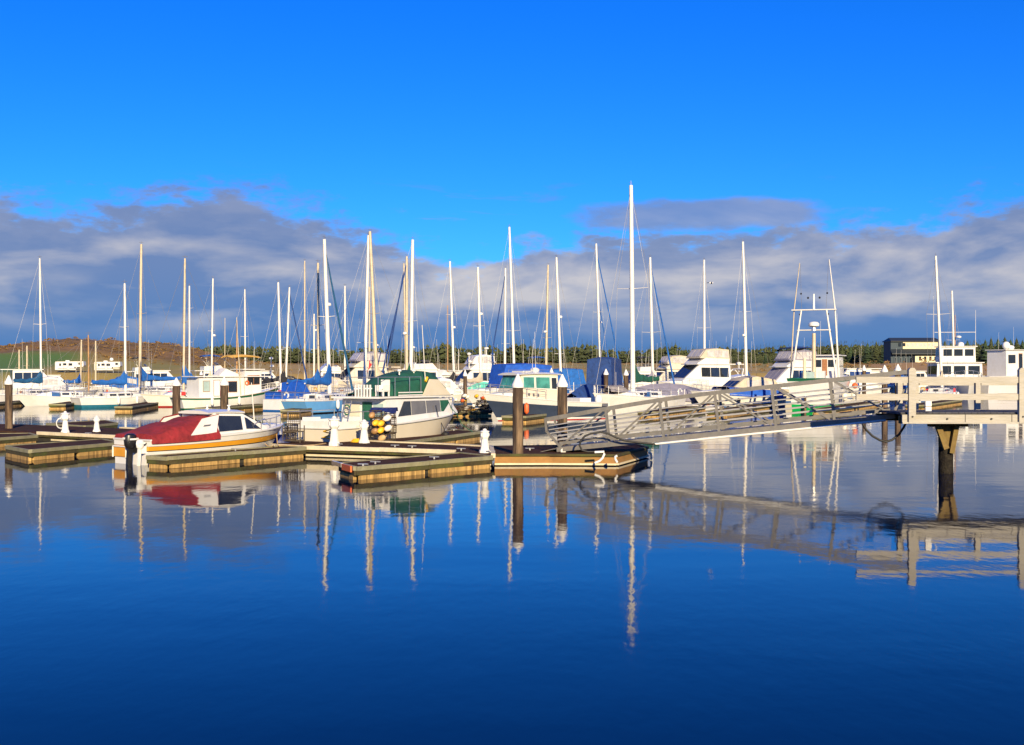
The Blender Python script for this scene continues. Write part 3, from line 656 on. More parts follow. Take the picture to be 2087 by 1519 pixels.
    if radar:
        p = foot.lerp(head, radar); m = MB().lathe([(.22, -.08), (.24, 0), (.2, .12), (.02, .16)], 10, p+V(0.26, 0, 0)); m.build('radar_dome', 'white_plastic', mo, smooth=40)
    if dodger:
        c2 = House(root, 'dodger', [(-0.30*L, dz+.05, dz+ch+.85, .30*B, .27*B), (-0.20*L, dz+.1, dz+ch+.95, .30*B, .27*B), (-0.115*L, dz+ch-.02, dz+ch+.06, .28*B, .26*B)], dodger, .08)
        c2.front(2, 1, 3, .2, .8, 'clear_vinyl', name='dodger_window')
    if tender:
        rings = []
        for i in range(9):
            f = i/8; x = .12*L + .22*L*f; rr = .55*math.sin(math.pi*(.12+.76*f))**.6; z = H.deck(x)
            rings.append([V(x, rr*1.15*math.cos(a), z + .25 + rr*1.0*max(-.3, math.sin(a))*(1+.12*math.sin(f*15+a*2))) for a in [math.pi*j/8 for j in range(9)]])
        MB().loft(rings, ring_closed=False, caps=False).build('foredeck_tarp', tender, root, smooth=60)
    if deckcover:
        rings = []
        for i in range(9):
            f = i/8; x = -0.46*L + 0.92*L*f*0.98; e = H.edge(x, -.03); z = H.deck(x); hh = 0.15+0.75*math.sin(math.pi*min(1, f*.9+.05))
            rings.append([V(x, -e, z), V(x, -e*.5, z+hh*.62), V(x, 0, z+hh), V(x, e*.5, z+hh*.62), V(x, e, z)])
        MB().loft(rings, ring_closed=False, caps=False).build('deck_tarp', deckcover, root, smooth=60)
    tag(root, label, 'sailboat', group)
    return root, H

def canvas_top(root, x0, x1, z, w, m, h=0.12, frame=True, zf=None):
    mb = MB(); rings = []
    for i in range(7):
        f = i/6; x = x0+(x1-x0)*f; cz = z + h*math.sin(math.pi*f)
        rings.append([V(x, -w, cz-.06), V(x, -w*.6, cz+.06), V(x, 0, cz+.1), V(x, w*.6, cz+.06), V(x, w, cz-.06), V(x, w*.97, cz-.1), V(x, 0, cz+.05), V(x, -w*.97, cz-.1)])
    mb.loft(rings); mb.build('bimini', m, root, smooth=50)
    if frame:
        f = MB(); zf = zf if zf is not None else z-1.2
        for sg in (1, -1):
            for x in (x0+.05, x1-.05, (x0+x1)/2): f.tube(V((x0+x1)/2, sg*w, zf), V(x, sg*w, z), 0.018, n=5)
        f.build('bimini_frame', 'steel', root)

def motorboat(label, px, py, hd, L, B=None, hull='white_gel', boot='blue_paint', name='motor_cruiser', cabin='white_gel', style='fly', canvas=None, bimini=None, arch=False, dome=False, ants=2, cover=None, fb=None, fs=None,
              sheer=None, win='glass', frontcover=None, fly_enc=None, group='motor boats moored in the marina', nwin=3, ts=0.88, flag=False, mast=None, boot_h=.1, cat='motor boat', rails=True, shelter=None):
    hdr = R(hd); root = empty(name, G(px, py), hdr); B = B or 0.24*L+1.0; fs = fs or 0.07*L+0.3; fb = fb or 0.10*L+0.55
    bands = [('hull', hull, 0.84), ('sheer_stripe', sheer, 1.0)] if sheer else None
    H = Hull(root, L, B, fs, fb, hull, boot, 'white_gel', ts=ts, rake=0.13*L, srake=-0.05, wl=0.80, bf=1.9, dip=0.0, upow=1.15, bands=bands, boot_h=boot_h)
    dk = H.deck; h = 0.16*B+1.0 if L > 7 else 1.0
    if style in ('fly', 'sedan', 'enclosed'):
        House(root, 'trunk_cabin', [(0.12*L, dk(.1*L)-.03, dk(.1*L)+.42, .37*B, .33*B), (.28*L, dk(.28*L)-.03, dk(.28*L)+.28, .27*B, .22*B), (.40*L, dk(.4*L)-.03, dk(.4*L)+.05, .12*B, .08*B)], cabin)
        z0 = dk(-.1*L)-.05; zt = z0+h+.75
        c = House(root, 'saloon', [(.23*L, dk(.2*L), dk(.2*L)+.42, .34*B, .32*B), (.06*L, z0+.1, zt, .40*B, .35*B), (-.26*L, z0, zt-.02, .41*B, .36*B)], cabin)
        c.row(-.24*L, .045*L, nwin, .44, .87, m=win); c.front(0, 1, 3, .12, .9, frontcover or win)
        MB().prism([(-.40*L, -.40*B), (.09*L, -.39*B), (.12*L, 0), (.09*L, .39*B), (-.40*L, .40*B)], zt+.01, zt+.10).build('saloon_roof', cabin, root)
        for sg in (1, -1): MB().tube(V(-.38*L, sg*.37*B, fs), V(-.38*L, sg*.37*B, zt), .03, n=6).build('roof_post', 'steel', root)
        MB().slab([V(-.262*L, -.12*B, z0+.1), V(-.262*L, .06*B, z0+.1), V(-.262*L, .06*B, zt-.3), V(-.262*L, -.12*B, zt-.3)], .01, .02, V(0, 0, zt)).build('cabin_door', win, root)
        if style != 'sedan':
            f = House(root, 'flybridge', [(.075*L, zt+.1, zt+.14, .33*B, .31*B), (.0, zt+.1, zt+.75, .36*B, .37*B), (-.25*L, zt+.1, zt+.62, .37*B, .38*B)], cabin, 0.0)
            if fly_enc:
                e = House(root, 'flybridge_enclosure', [(.05*L, zt+.70, zt+.76, .34*B, .33*B), (-.01*L, zt+.70, zt+1.65, .36*B, .34*B), (-.13*L, zt+.65, zt+1.78, .37*B, .34*B), (-.25*L, zt+.60, zt+1.65, .38*B, .35*B)], fly_enc, .07)
                e.row(-.24*L, -.02*L, 3, .15, .85, m='clear_vinyl', frame=None, name='enclosure_window'); e.front(0, 1, 3, .1, .9, 'clear_vinyl', name='enclosure_window')
                MB().slab([V(-.251*L, -.3*B, zt+.75), V(-.251*L, .3*B, zt+.75), V(-.251*L, .28*B, zt+1.5), V(-.251*L, -.28*B, zt+1.5)], .015, .02, V(0, 0, zt+1)).build('enclosure_window', 'clear_vinyl', root)
            else:
                MB().slab([V(.0, -.33*B, zt+.75), V(.0, .33*B, zt+.75), V(-.05*L, .31*B, zt+1.1), V(-.05*L, -.31*B, zt+1.1)], .02, .02, V(-1, 0, zt)).build('windscreen', 'grey_glass', root)
            if bimini: canvas_top(root, -.26*L, .0, zt+1.95, .36*B, bimini, zf=zt+.6)
        ztop = zt + (1.9 if style != 'sedan' else .1)
    else:       # express: low cabin, raked screen, canvas over the cockpit
        z0 = dk(0)-.03
        House(root, 'trunk_cabin', [(-.02*L, z0, z0+.40, .42*B, .36*B), (.22*L, dk(.22*L)-.03, dk(.22*L)+.30, .30*B, .24*B), (.40*L, dk(.4*L)-.03, dk(.4*L)+.04, .12*B, .08*B)], cabin)
        c = House(root, 'cockpit_canvas', [(.12*L, z0+.30, z0+.42, .36*B, .34*B), (-.04*L, z0+.1, z0+1.45, .42*B, .34*B), (-.18*L, z0+.05, z0+1.62, .43*B, .36*B), (-.38*L, fs-.02, z0+1.35, .43*B, .38*B), (-.47*L, fs-.02, fs+.35, .42*B, .40*B)], canvas or 'tan_canvas', .10)
        c.row(-.36*L, -.06*L, 2, .45, .85, m='clear_vinyl', frame=None, name='canvas_window'); c.front(0, 1, 3, .08, .75, win)
        zt = z0+1.6; ztop = zt
    if cover:   # coloured canvas band round the cockpit and foredeck
        rings = []
        for i in range(8):
            x = -.46*L + .62*L*i/7; e = H.edge(x, -.02); z = dk(x)
            rings.append([V(x, -e-.02, z-.10), V(x, -e*.96, z+.50), V(x, -e*.7, z+.62), V(x, e*.7, z+.62), V(x, e*.96, z+.50), V(x, e+.02, z-.10)])
        MB().loft(rings, ring_closed=False, caps=False).build('cockpit_cover', cover, root, smooth=40)
    if shelter:
        a, b, zs, sm = shelter
        e = House(root, 'canvas_shelter', [(b*L+.5, dk(b*L)+.05, dk(b*L)+.45, .36*B, .33*B), (b*L, dk(b*L), zs-.1, .42*B, .36*B), ((a+b)/2*L, dk(0), zs, .44*B, .37*B), (a*L, fs, zs-.15, .44*B, .38*B)], sm, .12, smooth=30)
    if arch:
        m = MB()
        for sg in (1, -1): m.path([V(-.30*L, sg*.42*B, fs+.4), V(-.24*L, sg*.38*B, zt+.4), V(-.21*L, sg*.30*B, zt+.75)], .07, 6)
        m.path([V(-.21*L, -.30*B, zt+.75), V(-.21*L, .30*B, zt+.75)], .07, 6); m.build('radar_arch', 'white_gel', root, smooth=50); ztop = max(ztop, zt+.8)
    if dome: 
        MB().tube(V(-.2*L, 0, ztop-.4), V(-.2*L, 0, ztop+.55), .06, n=7).build('radar_post', 'white_gel', root); radar_dome(root, V(-.2*L, 0, ztop+.55))
    rng = random.Random(int(px*7))
    for i in range(ants): antenna(root, V(-.12*L-.08*L*i, (.3-.6*(i % 2))*B, zt+.1), 2.2+rng.random()*1.5, rng.uniform(-.25, .1))
    if rails: hull_rail(root, H, .0, .47*L, .62, 6, wrap=True, r=.018, name='bow_rail')
    if flag:
        MB().tube(V(-.48*L, .2, fs), V(-.53*L, .2, fs+2.0), .02, n=5).build('flag_staff', 'teak', root)
    if mast:
        MB().tube(V(-.1*L, 0, zt), V(-.1*L, 0, zt+mast), .05, .03, 7).build('mast', 'white_mast', root); MB().tube(V(-.1*L, -.6, zt+mast*.7), V(-.1*L, .6, zt+mast*.7), .025, n=5).build('crosstree', 'white_mast', root)
    fm = rng.choice(('white_plastic', 'white_plastic', 'blue_paint', 'rubber', 'red_paint')); fender(root, H, -.2*L, -1, fm); fender(root, H, .1*L, -1, fm)
    x = -.42*L; z = fs
    MB().prism([(-.47*L, -.34*B), (-.29*L, -.35*B), (-.29*L, .35*B), (-.47*L, .34*B)], fs+.0, fs+.05).build('cockpit_shade_sole', 'pot_dark' if style != 'express' else 'grey_gel', root)  # dark sheet painted as cockpit shade, grey on express boats
    for k in range(rng.choice((1, 2, 2, 3))):
        q = MB(); w = rng.uniform(.3, .6); q.box((rng.uniform(-.45, -.32)*L, rng.uniform(-.25, .25)*B, fs+.06+w*.4), (w, w*1.2, w*.8)); q.build('deck_locker', rng.choice(('white_gel', 'olive_box', 'blue_paint', 'tan_canvas', 'orange_paint')), root)
    for x in (.18*L, .27*L): MB().slab([V(x, -.14*B, H.deck(x)+.36), V(x+.45, -.13*B, H.deck(x)+.34), V(x+.45, .13*B, H.deck(x)+.34), V(x, .14*B, H.deck(x)+.36)], .10, .12, V(x, 0, 0)).build('hatch', 'grey_glass', root); break
    m = MB(); yy = -H.edge(.26*L, -.012)
    for k in range(6): m.box((.30*L-.16*k, yy-.004+.02*k*.2, H.deck(.26*L)-.32), (.10, .03, .16))
    m.build('registration_mark', 'ink', root)
    tag(root, label, cat, group)
    return root, H

def troller(label, px, py, hd, L, hull='white_gel', sheer='green_paint', boot='green_paint', poles=True, ph=7.0, group='motor boats moored in the marina', canopy=None, pm='tan_mast'):
    hdr = R(hd); root = empty('fishing_boat', G(px, py), hdr); B = .22*L+1.0
    H = Hull(root, L, B, .95, 1.75, hull, boot, 'white_gel', ts=.62, rake=.9, srake=.35, wl=.82, bf=1.5, dip=.14, bands=[('hull', hull, .80), ('sheer_stripe', sheer, .94), ('bulwark', 'teak', 1.0)], boot_h=.08)
    dk = H.deck; z0 = dk(-.1*L)
    c = House(root, 'deckhouse', [(.09*L, z0-.1, z0+1.62, .32*B, .31*B), (-.34*L, z0-.1, z0+1.55, .33*B, .32*B)], 'white_gel', .06)
    c.win(-.30*L, -.24*L, .35, .85, 'pale_glass', frame='teak'); c.win(-.20*L, -.145*L, .12, .88, 'white_plastic', frame='red_paint', name='door'); c.win(-.06*L, .02*L, .30, .80, 'glass', frame='teak')
    w = House(root, 'wheelhouse', [(.27*L, dk(.2*L)-.1, z0+2.15, .27*B, .27*B), (.10*L, dk(.1*L)-.1, z0+2.15, .30*B, .30*B)], 'white_gel', .08)
    w.row(.13*L, .25*L, 2, .45, .80, m='glass', frame='teak')
    for k in range(3):
        y = (-.17+.17*k)*B; MB().slab([V(.271*L, y-.06*B, z0+1.35), V(.271*L, y+.06*B, z0+1.35), V(.271*L, y+.06*B, z0+1.95), V(.271*L, y-.06*B, z0+1.95)], .015, .02, V(0, 0, z0+1.5)).build('windscreen', 'glass', root)
    MB().box((-.02*L, 0, z0+1.70), (.76*L*.95, .72*B, .07)).build('deckhouse_roof', 'white_gel', root)
    MB().box((.185*L, 0, z0+2.30), (.22*L, .66*B, .07)).build('wheelhouse_roof', 'white_gel', root)
    House(root, 'skylight', [(.06*L, z0+1.72, z0+1.9, .2*B, .18*B), (-.06*L, z0+1.72, z0+2.35, .22*B, .2*B), (-.12*L, z0+1.72, z0+1.8, .2*B, .18*B)], 'white_gel')
    if canopy: canvas_top(root, -.02*L, .26*L, z0+3.35, .30*B, canopy, zf=z0+2.3)
    MB().tube(V(.08*L, 0, z0+1.7), V(.08*L, 0, z0+1.7+ph*.72), .07, .05, 7).build('mast', 'wood_mast', root)
    if poles:
        for sg in (1, -1): MB().tube(V(.04*L, sg*.42*B, dk(0)), V(.02*L, sg*.30*B, dk(0)+ph), .05, .025, 6).build('trolling_pole', pm, root)
    hull_rail(root, H, .30*L, .47*L, .45, 4, wrap=True, r=.02, name='bow_rail', m='white_mast')
    for x in (.12*L, .24*L): 
        m = MB(); m.path([V(x+.17*math.cos(a*.628), -.30*B-.06, z0+1.15+.17*math.sin(a*.628)) for a in range(10)], .05, 6, closed=True); m.build('life_ring', 'orange_paint', root); break
    fender(root, H, 0, -1); fender(root, H, -.25*L, -1)
    tag(root, label, 'fishing boat', group)
    return root, H
# ------------------------------------------------------------------ floating docks
def dock_float(name, label, pts, z=0.36, style='finger', edges=None, cleats=(), group=None, seg=2.6, kind_cat='dock'):
    """pts: deck corners (world x, y), counter clockwise; edges: which sides carry timbers"""
    c = sum((Vector((p[0], p[1], 0)) for p in pts), Vector())/len(pts); root = empty(name, (c.x, c.y, 0))
    P = [Vector((p[0], p[1], 0))-c for p in pts]; n = len(P); rng = random.Random(int(c.x*100) % 9973)
    MB().prism([(p.x, p.y) for p in P], z-.08, z).build('deck', 'deck_dark', root)
    ins = [p*0.0 + p - p.normalized()*0.22 for p in P]
    MB().prism([(p.x, p.y) for p in ins], -.25, z-.085).build('float_core', 'recess_shade', root)
    for i in (edges if edges is not None else range(n)):
        a, b = P[i], P[(i+1) % n]; d = b-a; Ln = d.length; d.normalize(); nr = Vector((d.y, -d.x, 0))
        k = max(1, round(Ln/seg)); s = Ln/k
        for j in range(k):
            p, q = a+d*(s*j+(0.012 if j else 0)), a+d*(s*(j+1)-(0.012 if j < k-1 else 0)); o = nr*.02; dz = rng.uniform(-.008, .008)
            if style == 'finger':
                MB().beam(p+o+V(0, 0, z-.035+dz), q+o+V(0, 0, z-.035+dz), .11, .12).build('waler', 'waler_grey', root)
                MB().beam(p+V(0, 0, z-.165), q+V(0, 0, z-.165), .09, .13).build('lower_timber', 'mossy_timber', root)
                gap = .07 + (rng.random()*.12 if seg < 4 else 0)
                MB().beam(p+d*gap-nr*.01+V(0, 0, .062+dz), q-d*gap-nr*.01+V(0, 0, .062+dz), .10, .125).build('pontoon', 'pontoon', root)
            elif style == 'walk':
                MB().beam(p+o+V(0, 0, z-.015+dz), q+o+V(0, 0, z-.015+dz), .14, .14).build('waler', 'waler_pale', root)
                MB().beam(p+V(0, 0, z-.14), q+V(0, 0, z-.14), .08, .09).build('lower_timber', 'mossy_timber', root)
                MB().beam(p-nr*.10+V(0, 0, .07+dz), q-nr*.10+V(0, 0, .07+dz), .10, .07).build('pontoon', 'waler_pale', root)
            elif style == 'landing':
                MB().beam(p+o+V(0, 0, z-.015), q+o+V(0, 0, z-.015), .12, .08).build('waler', 'mossy_timber', root)
                MB().beam(p+V(0, 0, z-.17+dz), q+V(0, 0, z-.17+dz), .08, .20).build('fascia_board', 'brown_fascia', root)
                MB().beam(p+nr*.02+V(0, 0, .06), q+nr*.02+V(0, 0, .06), .12, .06).build('pontoon', 'waler_pale', root)
    for (px, py) in cleats:
        q = G(px, py, z)-Vector((c.x, c.y, 0)); m = MB(); m.beam(q+V(-.15, .04, .07), q+V(.15, -.04, .07), .035, .03); m.tube(q, q+V(0, 0, .07), .03, n=6); m.build('cleat', 'steel', root)
    tag(root, label, kind_cat, group)
    return root
ZD = 0.36
def D(*px): return [tuple(G(x, y, ZD)[:2]) for x, y in px]
near = D((725, 952.5), (925, 940.5), (1001, 930.8), (985, 926.5), (936, 923.8), (693, 943.8))
near = [near[0], near[2], near[4], near[5]]
dock_float('finger_dock', 'short finger dock in front of the walkway with an orange painted end board', near, cleats=((765, 946), (885, 936), (740, 951)), group='finger docks')
FD = bpy.data.objects['finger_dock']
def orange_end():
    a, b = Vector((*near[3], 0)), Vector((*near[0], 0)); d = (b-a).normalized(); nr = Vector((d.y, -d.x, 0)); c = FD.location
    m = MB(); m.beam(a.lerp(b, .38)-c+nr*.10+V(0, 0, .30), a.lerp(b, .93)-c+nr*.10+V(0, 0, .30), .05, .17); m.build('end_board', 'orange_paint', FD)
    m = MB(); m.beam(a.lerp(b, -.28)-c+nr*.1+V(0, 0, .34), a.lerp(b, .36)-c+nr*.1+V(0, 0, .34), .07, .12); m.build('corner_bumper', 'steel', FD)
orange_end()
f2a, f2b = G(343, 932.3, ZD), G(622, 911.8, ZD)
fd = (f2b-f2a).normalized(); fn = Vector((-fd.y, fd.x, 0))
dock_float('finger_dock', 'finger dock alongside the boat with the red cover', [f2a[:2], f2b[:2], (f2b+fn*0.95)[:2], (f2a+fn*0.95)[:2]], cleats=((560, 911), (480, 919)), group='finger docks')
f1 = D((14, 909.5), (62, 918), (240, 902.5), (206, 895.5))
dock_float('finger_dock', 'mossy finger dock at the left in front of the walkway', f1, group='finger docks')
f0 = D((-120, 902), (74, 888), (58, 883.5), (-150, 886))
dock_float('finger_dock', 'finger dock cut off by the left edge of the picture', f0, group='finger docks')
bk = D((172, 868.5), (238, 862.5), (214, 857), (96, 863.5))
dock_float('finger_dock', 'low finger dock behind the two left power pedestals', bk, group='finger docks')
b2 = D((812, 902.3), (978, 880), (932, 876.5), (752, 896.5))
dock_float('finger_dock', 'finger dock beside the cream cabin cruiser with a green canopy', b2, cleats=((925, 878),), group='finger docks')
walk_front = [(-160, 869.5), (78, 882), (245, 890), (440, 900.5), (622, 911), (775, 915.3), (928, 920.6)]
walk_back = [(1000, 911.5), (900, 906), (788, 902), (640, 893), (440, 883), (245, 873), (40, 865), (-160, 861)]
wf, wb = D(*walk_front), D(*walk_back)
dock_float('walkway_dock', 'long main floating walkway with pale timber edge under the power pedestals', wf + D((1004, 927.8)) + wb, style='walk', edges=[1, 2, 3, 4, 5, 7, 8, 9, 10, 11, 12], seg=3.2,
           cleats=((690, 909), (805, 911.5), (840, 913), (940, 918.5), (1000, 924), (300, 893), (180, 886)))
land_p = D((1008, 926.8), (1120, 926.6), (1256, 927.4), (1318, 912), (1290, 904.5), (1006, 908.5))
dock_float('landing_dock', 'landing float at the foot of the grey metal gangway', land_p, style='landing', edges=[0, 1, 2, 3], seg=2.4, cleats=((1080, 918),))

# ------------------------------------------------------------------ mooring piles
def make_pile(r=0.165, h=2.65, wet=0.7):
    root = empty('mooring_pile'); rings = []; rng = random.Random(5)
    for i in range(15):
        z = -1.0 + (h+1.0)*i/14; rr = r*(1.06-0.10*i/14)
        rings.append([V(rr*math.cos(a)*(1+rng.uniform(-.05, .05)), rr*math.sin(a)*(1+rng.uniform(-.05, .05)), z) for a in [2*math.pi*k/16 for k in range(16)]])
    MB().loft(rings).build('shaft', 'pile_wood', root, smooth=50)
    MB().lathe([(r*1.12, h-.10), (r*1.14, h), (r*.95, h+.06), (.02, h+.36)], 16).build('pile_cap', 'white_plastic', root, smooth=30)
    return root
PILES = []
def pile(px, top, base, w, label, grp='mooring piles with white cone caps', dark=False):
    d = wd(base); k = d/FOC; zt = EYE-(top-CYP)*k; r = w*k/2
    if not PILES: o = make_pile(); PILES.append(o)
    else: o = copy_tree(PILES[0])
    o.location = ((px-CXP)*k, d, 0); o.scale = (r/.165, r/.165, zt/3.01); o.rotation_euler = (0, 0, px*.7)
    tag(o, label, 'mooring pile', grp); return o
pile(1055.5, 762, 947.5, 22, 'dark wet timber pile standing in front of the navy pilothouse boat')
pile(1146, 763, 933, 20.5, 'brown timber pile behind the lower end of the gangway')
pile(18, 765, 889, 15, 'timber pile at the left edge of the picture')
pile(359.5, 770, 878, 16, 'timber pile rising behind the red covered boat at its stern end')
pile(457, 768, 884, 16.5, 'timber pile in front of the green trimmed fishing boat deckhouse')
for px, t, b, w, l in ((1235, 752, 832, 9.5, 'slim pile in front of the blue boat shelter'), (1276, 753, 834, 9.5, 'slim pile just left of the tallest mast'), (948, 754, 838, 8, 'slim dark pile beside the heap of crab pots'),
                       (1124, 750, 832, 8.5, 'slim pile behind the pilothouse of the navy boat'), (1803, 744, 841, 12, 'left one of the pair of rusty piles behind the wooden railing'), (1830, 742, 841, 12, 'right one of the pair of rusty piles behind the wooden railing'),
                       (1761, 744, 822, 8, 'slim capped pile left of the pair of rusty piles'), (1641, 805, 838, 5, 'short pile seen through the gangway railing'), (528, 757, 815, 6, 'slim pile behind the bow of the green trimmed fishing boat'),
                       (504, 760, 818, 6, 'slim pile behind the wheelhouse of the green trimmed fishing boat'), (410, 756, 812, 6, 'slim pile behind the deckhouse of the green trimmed fishing boat')):
    pile(px, t, b, w, l)

# ------------------------------------------------------------------ power pedestals shaped like little lighthouses
def make_pedestal(h=1.0, big=True):
    root = empty('power_pedestal')
    rings = []
    for z, w in ((0, .215), (.10*h, .20), (.14*h, .165), (.56*h, .115)):
        rings.append([V(w*math.cos(a), w*math.sin(a), z) for a in [math.pi/8+k*math.pi/4 for k in range(8)]])
    MB().loft(rings).build('body', 'white_plastic', root)
    w = .19 if big else .15
    MB().lathe([(.115, .56*h), (w, .66*h), (w, .86*h), (w*.96, .87*h)], 8).build('head', 'white_plastic', root)
    MB().lathe([(w*1.16, .87*h), (w*1.14, .90*h), (w*.45, .945*h)], 12).build('lid', 'white_plastic', root, smooth=30)
    MB().lathe([(.07, .945*h), (.075, .97*h), (.05, 1.0*h), (.01, 1.01*h)], 10).build('lamp', 'white_plastic', root, smooth=40)
    for s in (-1, 1):
        MB().box((s*(w*.93), 0, .75*h), (.035, .11, .11*h)).build('socket_cover', 'grey_gel', root)
    m = MB(); m.lathe([(.118, .40*h), (.128, .405*h), (.128, .415*h), (.118, .42*h)], 8); m.build('band', 'grey_gel', root)
    return root
pb = make_pedestal(1.0, True); ps = make_pedestal(0.82, False)
def pedestal(src, px, base, top, label, copy=True):
    o = copy_tree(src) if copy else src
    p = G(px, base, ZD); d = p.y; h = (base-top)*d/FOC; o.location = p; s = h/(1.01 if src is pb else .83); o.scale = (s*.95, s*.95, s); o.rotation_euler = (0, 0, .3)
    tag(o, label, 'power pedestal', 'white power pedestals on the walkway'); return o
pedestal(pb, 681, 908.5, 848, 'large white lighthouse shaped pedestal beside the olive dock box', False)
pedestal(ps, 742, 903, 855, 'small white pedestal right of the olive dock box', False)
pedestal(ps, 988, 923, 873.5, 'white pedestal standing by the dark mooring pile near the gangway')
pedestal(pb, 133, 883, 838, 'white pedestal with a white hose coiled on its side')
pedestal(ps, 197, 880, 847, 'small white pedestal left of the red covered boat')
def hose_coil():
    p = G(127.5, 876, ZD); k = p.y/FOC; m = MB()
    for j in range(4):
        r = .20+.012*j; m.path([p + V(r*math.cos(a*.449)-.02, -.16+.018*j, .30+r*1.1*math.sin(a*.449)) for a in range(14)], .016, 6, closed=True)
    tag(m.build('hose_coil', 'white_plastic'), 'white hose coiled on the leftmost large pedestal', 'hose')
hose_coil()

# ------------------------------------------------------------------ things lying on the walkway
def dock_box():
    p = G(708, 897, ZD); r = empty('dock_box', p, -.10); k = p.y/FOC; w, h = 27*k, 27*k
    MB().box((0, .3, h*.42), (w, .62, h*.84)).build('body', 'olive_box', r); MB().box((0, .3, h*.93), (w*1.04, .68, h*.13)).build('lid', 'olive_box', r)
    MB().box((-w*.34, -.03, h*.80), (.06, .04, .09)).build('latch', 'steel', r); MB().box((-.6*w, .3, h*.44), (.10*w, .58, h*.9)).build('side_panel', 'pot_dark', r)  # dark left panel: the shaded side of the box put into the colour
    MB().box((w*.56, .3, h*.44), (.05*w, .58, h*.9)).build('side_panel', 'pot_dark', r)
    tag(r, 'olive dock storage box between two white pedestals', 'dock box')
    p = G(732, 899, ZD); r = empty('side_box', p, -.1); MB().box((0, .3, .28), (.20, .5, .56)).build('body', 'cream_gel', r); MB().box((0, .3, .58), (.22, .53, .05)).build('lid', 'cream_gel', r)
    tag(r, 'narrow cream box just right of the olive dock box', 'box')
dock_box()
def pot(loc, s=0.30, name='crab_pot', m='pot_dark', label='', grp='crab pots stacked on the docks', rz=0.0):
    r = empty(name, loc, rz); f = MB()
    for z in (0.02, .28):
        f.path([V(s*math.cos(a*.628), s*math.sin(a*.628), z) for a in range(10)], .022, 5, closed=True)
    for a in range(10): f.tube(V(s*math.cos(a*.628), s*math.sin(a*.628), .02), V(s*math.cos(a*.628), s*math.sin(a*.628), .28), .012, n=4)
    f.build('frame', m, r); g = MB()
    for i in range(-2, 3):
        w = math.sqrt(max(.01, s*s-(i*s*.4)**2)); g.tube(V(i*s*.4, -w, .29), V(i*s*.4, w, .29), .009, n=4); g.tube(V(-w, i*s*.4, .29), V(w, i*s*.4, .29), .009, n=4)
        g.tube(V(i*s*.4, -w, .01), V(i*s*.4, w, .01), .009, n=4)
    for i in range(1, 4): g.path([V(s*math.cos(a*.628), s*math.sin(a*.628), .02+.065*i) for a in range(10)], .008, 4, closed=True)
    g.build('mesh_panel', 'wire', r); tag(r, label, 'crab pot', grp); return r
def buoy(loc, m, label, r=.11, grp='pot buoys', rz=0.0):
    o = empty('buoy', loc, rz); MB().lathe([(.03, -.17), (r*.75, -.12), (r, 0), (r*.75, .12), (.03, .17)], 10).build('float', m, o, smooth=50)
    MB().tube(V(0, 0, -.2), V(0, 0, .24), .018, n=5).build('stick', 'rope', o); o.rotation_euler = (1.2, .3, rz); tag(o, label, 'buoy', grp); return o
def pots_by_cruiser():
    p = G(771, 900, ZD); rng = random.Random(4); lab = 'round crab pot in the stack beside the aft cabin of the cream cruiser'
    pr = None
    for i in range(4):
        for j in range(2):
            loc = p + V(-.05+.42*j+rng.uniform(-.05, .05), .15+.25*j, .30*i)
            if pr is None: pr = pot(loc, .30, label=lab); o = pr
            else: o = copy_tree(pr); o.location = loc; o.rotation_euler = (0, 0, rng.random()*6)
            o['label'] = ('lowest', 'second lowest', 'second highest', 'topmost')[i] + ' crab pot in the ' + ('left', 'right')[j] + ' column of the stack beside the cream cruiser'
    for x, z, m, l in ((-.22, 1.02, 'wood_mast', 'tan orange buoy at the top of the crab pot stack'), (-.08, .72, 'yellow_paint', 'yellow buoy left of its twin on the crab pots'), (.12, .70, 'yellow_paint', 'yellow buoy right of its twin on the crab pots'), (.12, .44, 'yellow_paint', 'yellow buoy low on the crab pots'),
                       (-.12, .40, 'wood_mast', 'tan buoy low on the left of the crab pots'), (.16, .14, 'rope', 'pale buoy at the foot of the crab pots'), (.36, .90, 'buoy_white', 'white buoy at the right of the crab pots'), (.40, .52, 'buoy_white', 'small white buoy lower right of the crab pots')):
        buoy(p + V(x, -.20, z), m, l, .125, rz=rng.random()*3)
    m = MB(); q = p + V(.2, .25, 1.22); rings = []
    for i in range(7):
        f = i/6; rings.append([q + V(-.5+f*1.0, -.42, -.10-.05*math.sin(f*9)), q + V(-.5+f, -.2, .06+.03*math.sin(f*8)), q+V(-.5+f, .2, .07), q+V(-.5+f, .4, -.08)])
    m.loft(rings, caps=False, ring_closed=False); tag(m.build('tarp', 'blue_tarp'), 'dark blue tarp over the crab pots beside the cream cruiser', 'tarp')
    m = MB(); q = G(728, 902, ZD)
    for j in range(4): m.path([q+V((.24-.03*j)*math.cos(a*.5), (.2-.03*j)*math.sin(a*.5), .03+.03*j) for a in range(12)], .022, 5, closed=True)
    tag(m.build('rope_coil', 'yellow_paint'), 'yellow rope coil lying at the foot of the olive dock box', 'rope')
    m = MB(); q = G(668, 903, ZD); 
    m.path([q+V(.18*math.cos(a*.35)*(.6+.1*(a % 5)), .18*math.sin(a*.35), .10+.012*a) for a in range(40)], .025, 5)
    tag(m.build('hose_heap', 'yellow_paint'), 'yellow hose heaped behind the large white pedestal', 'hose')
pots_by_cruiser()
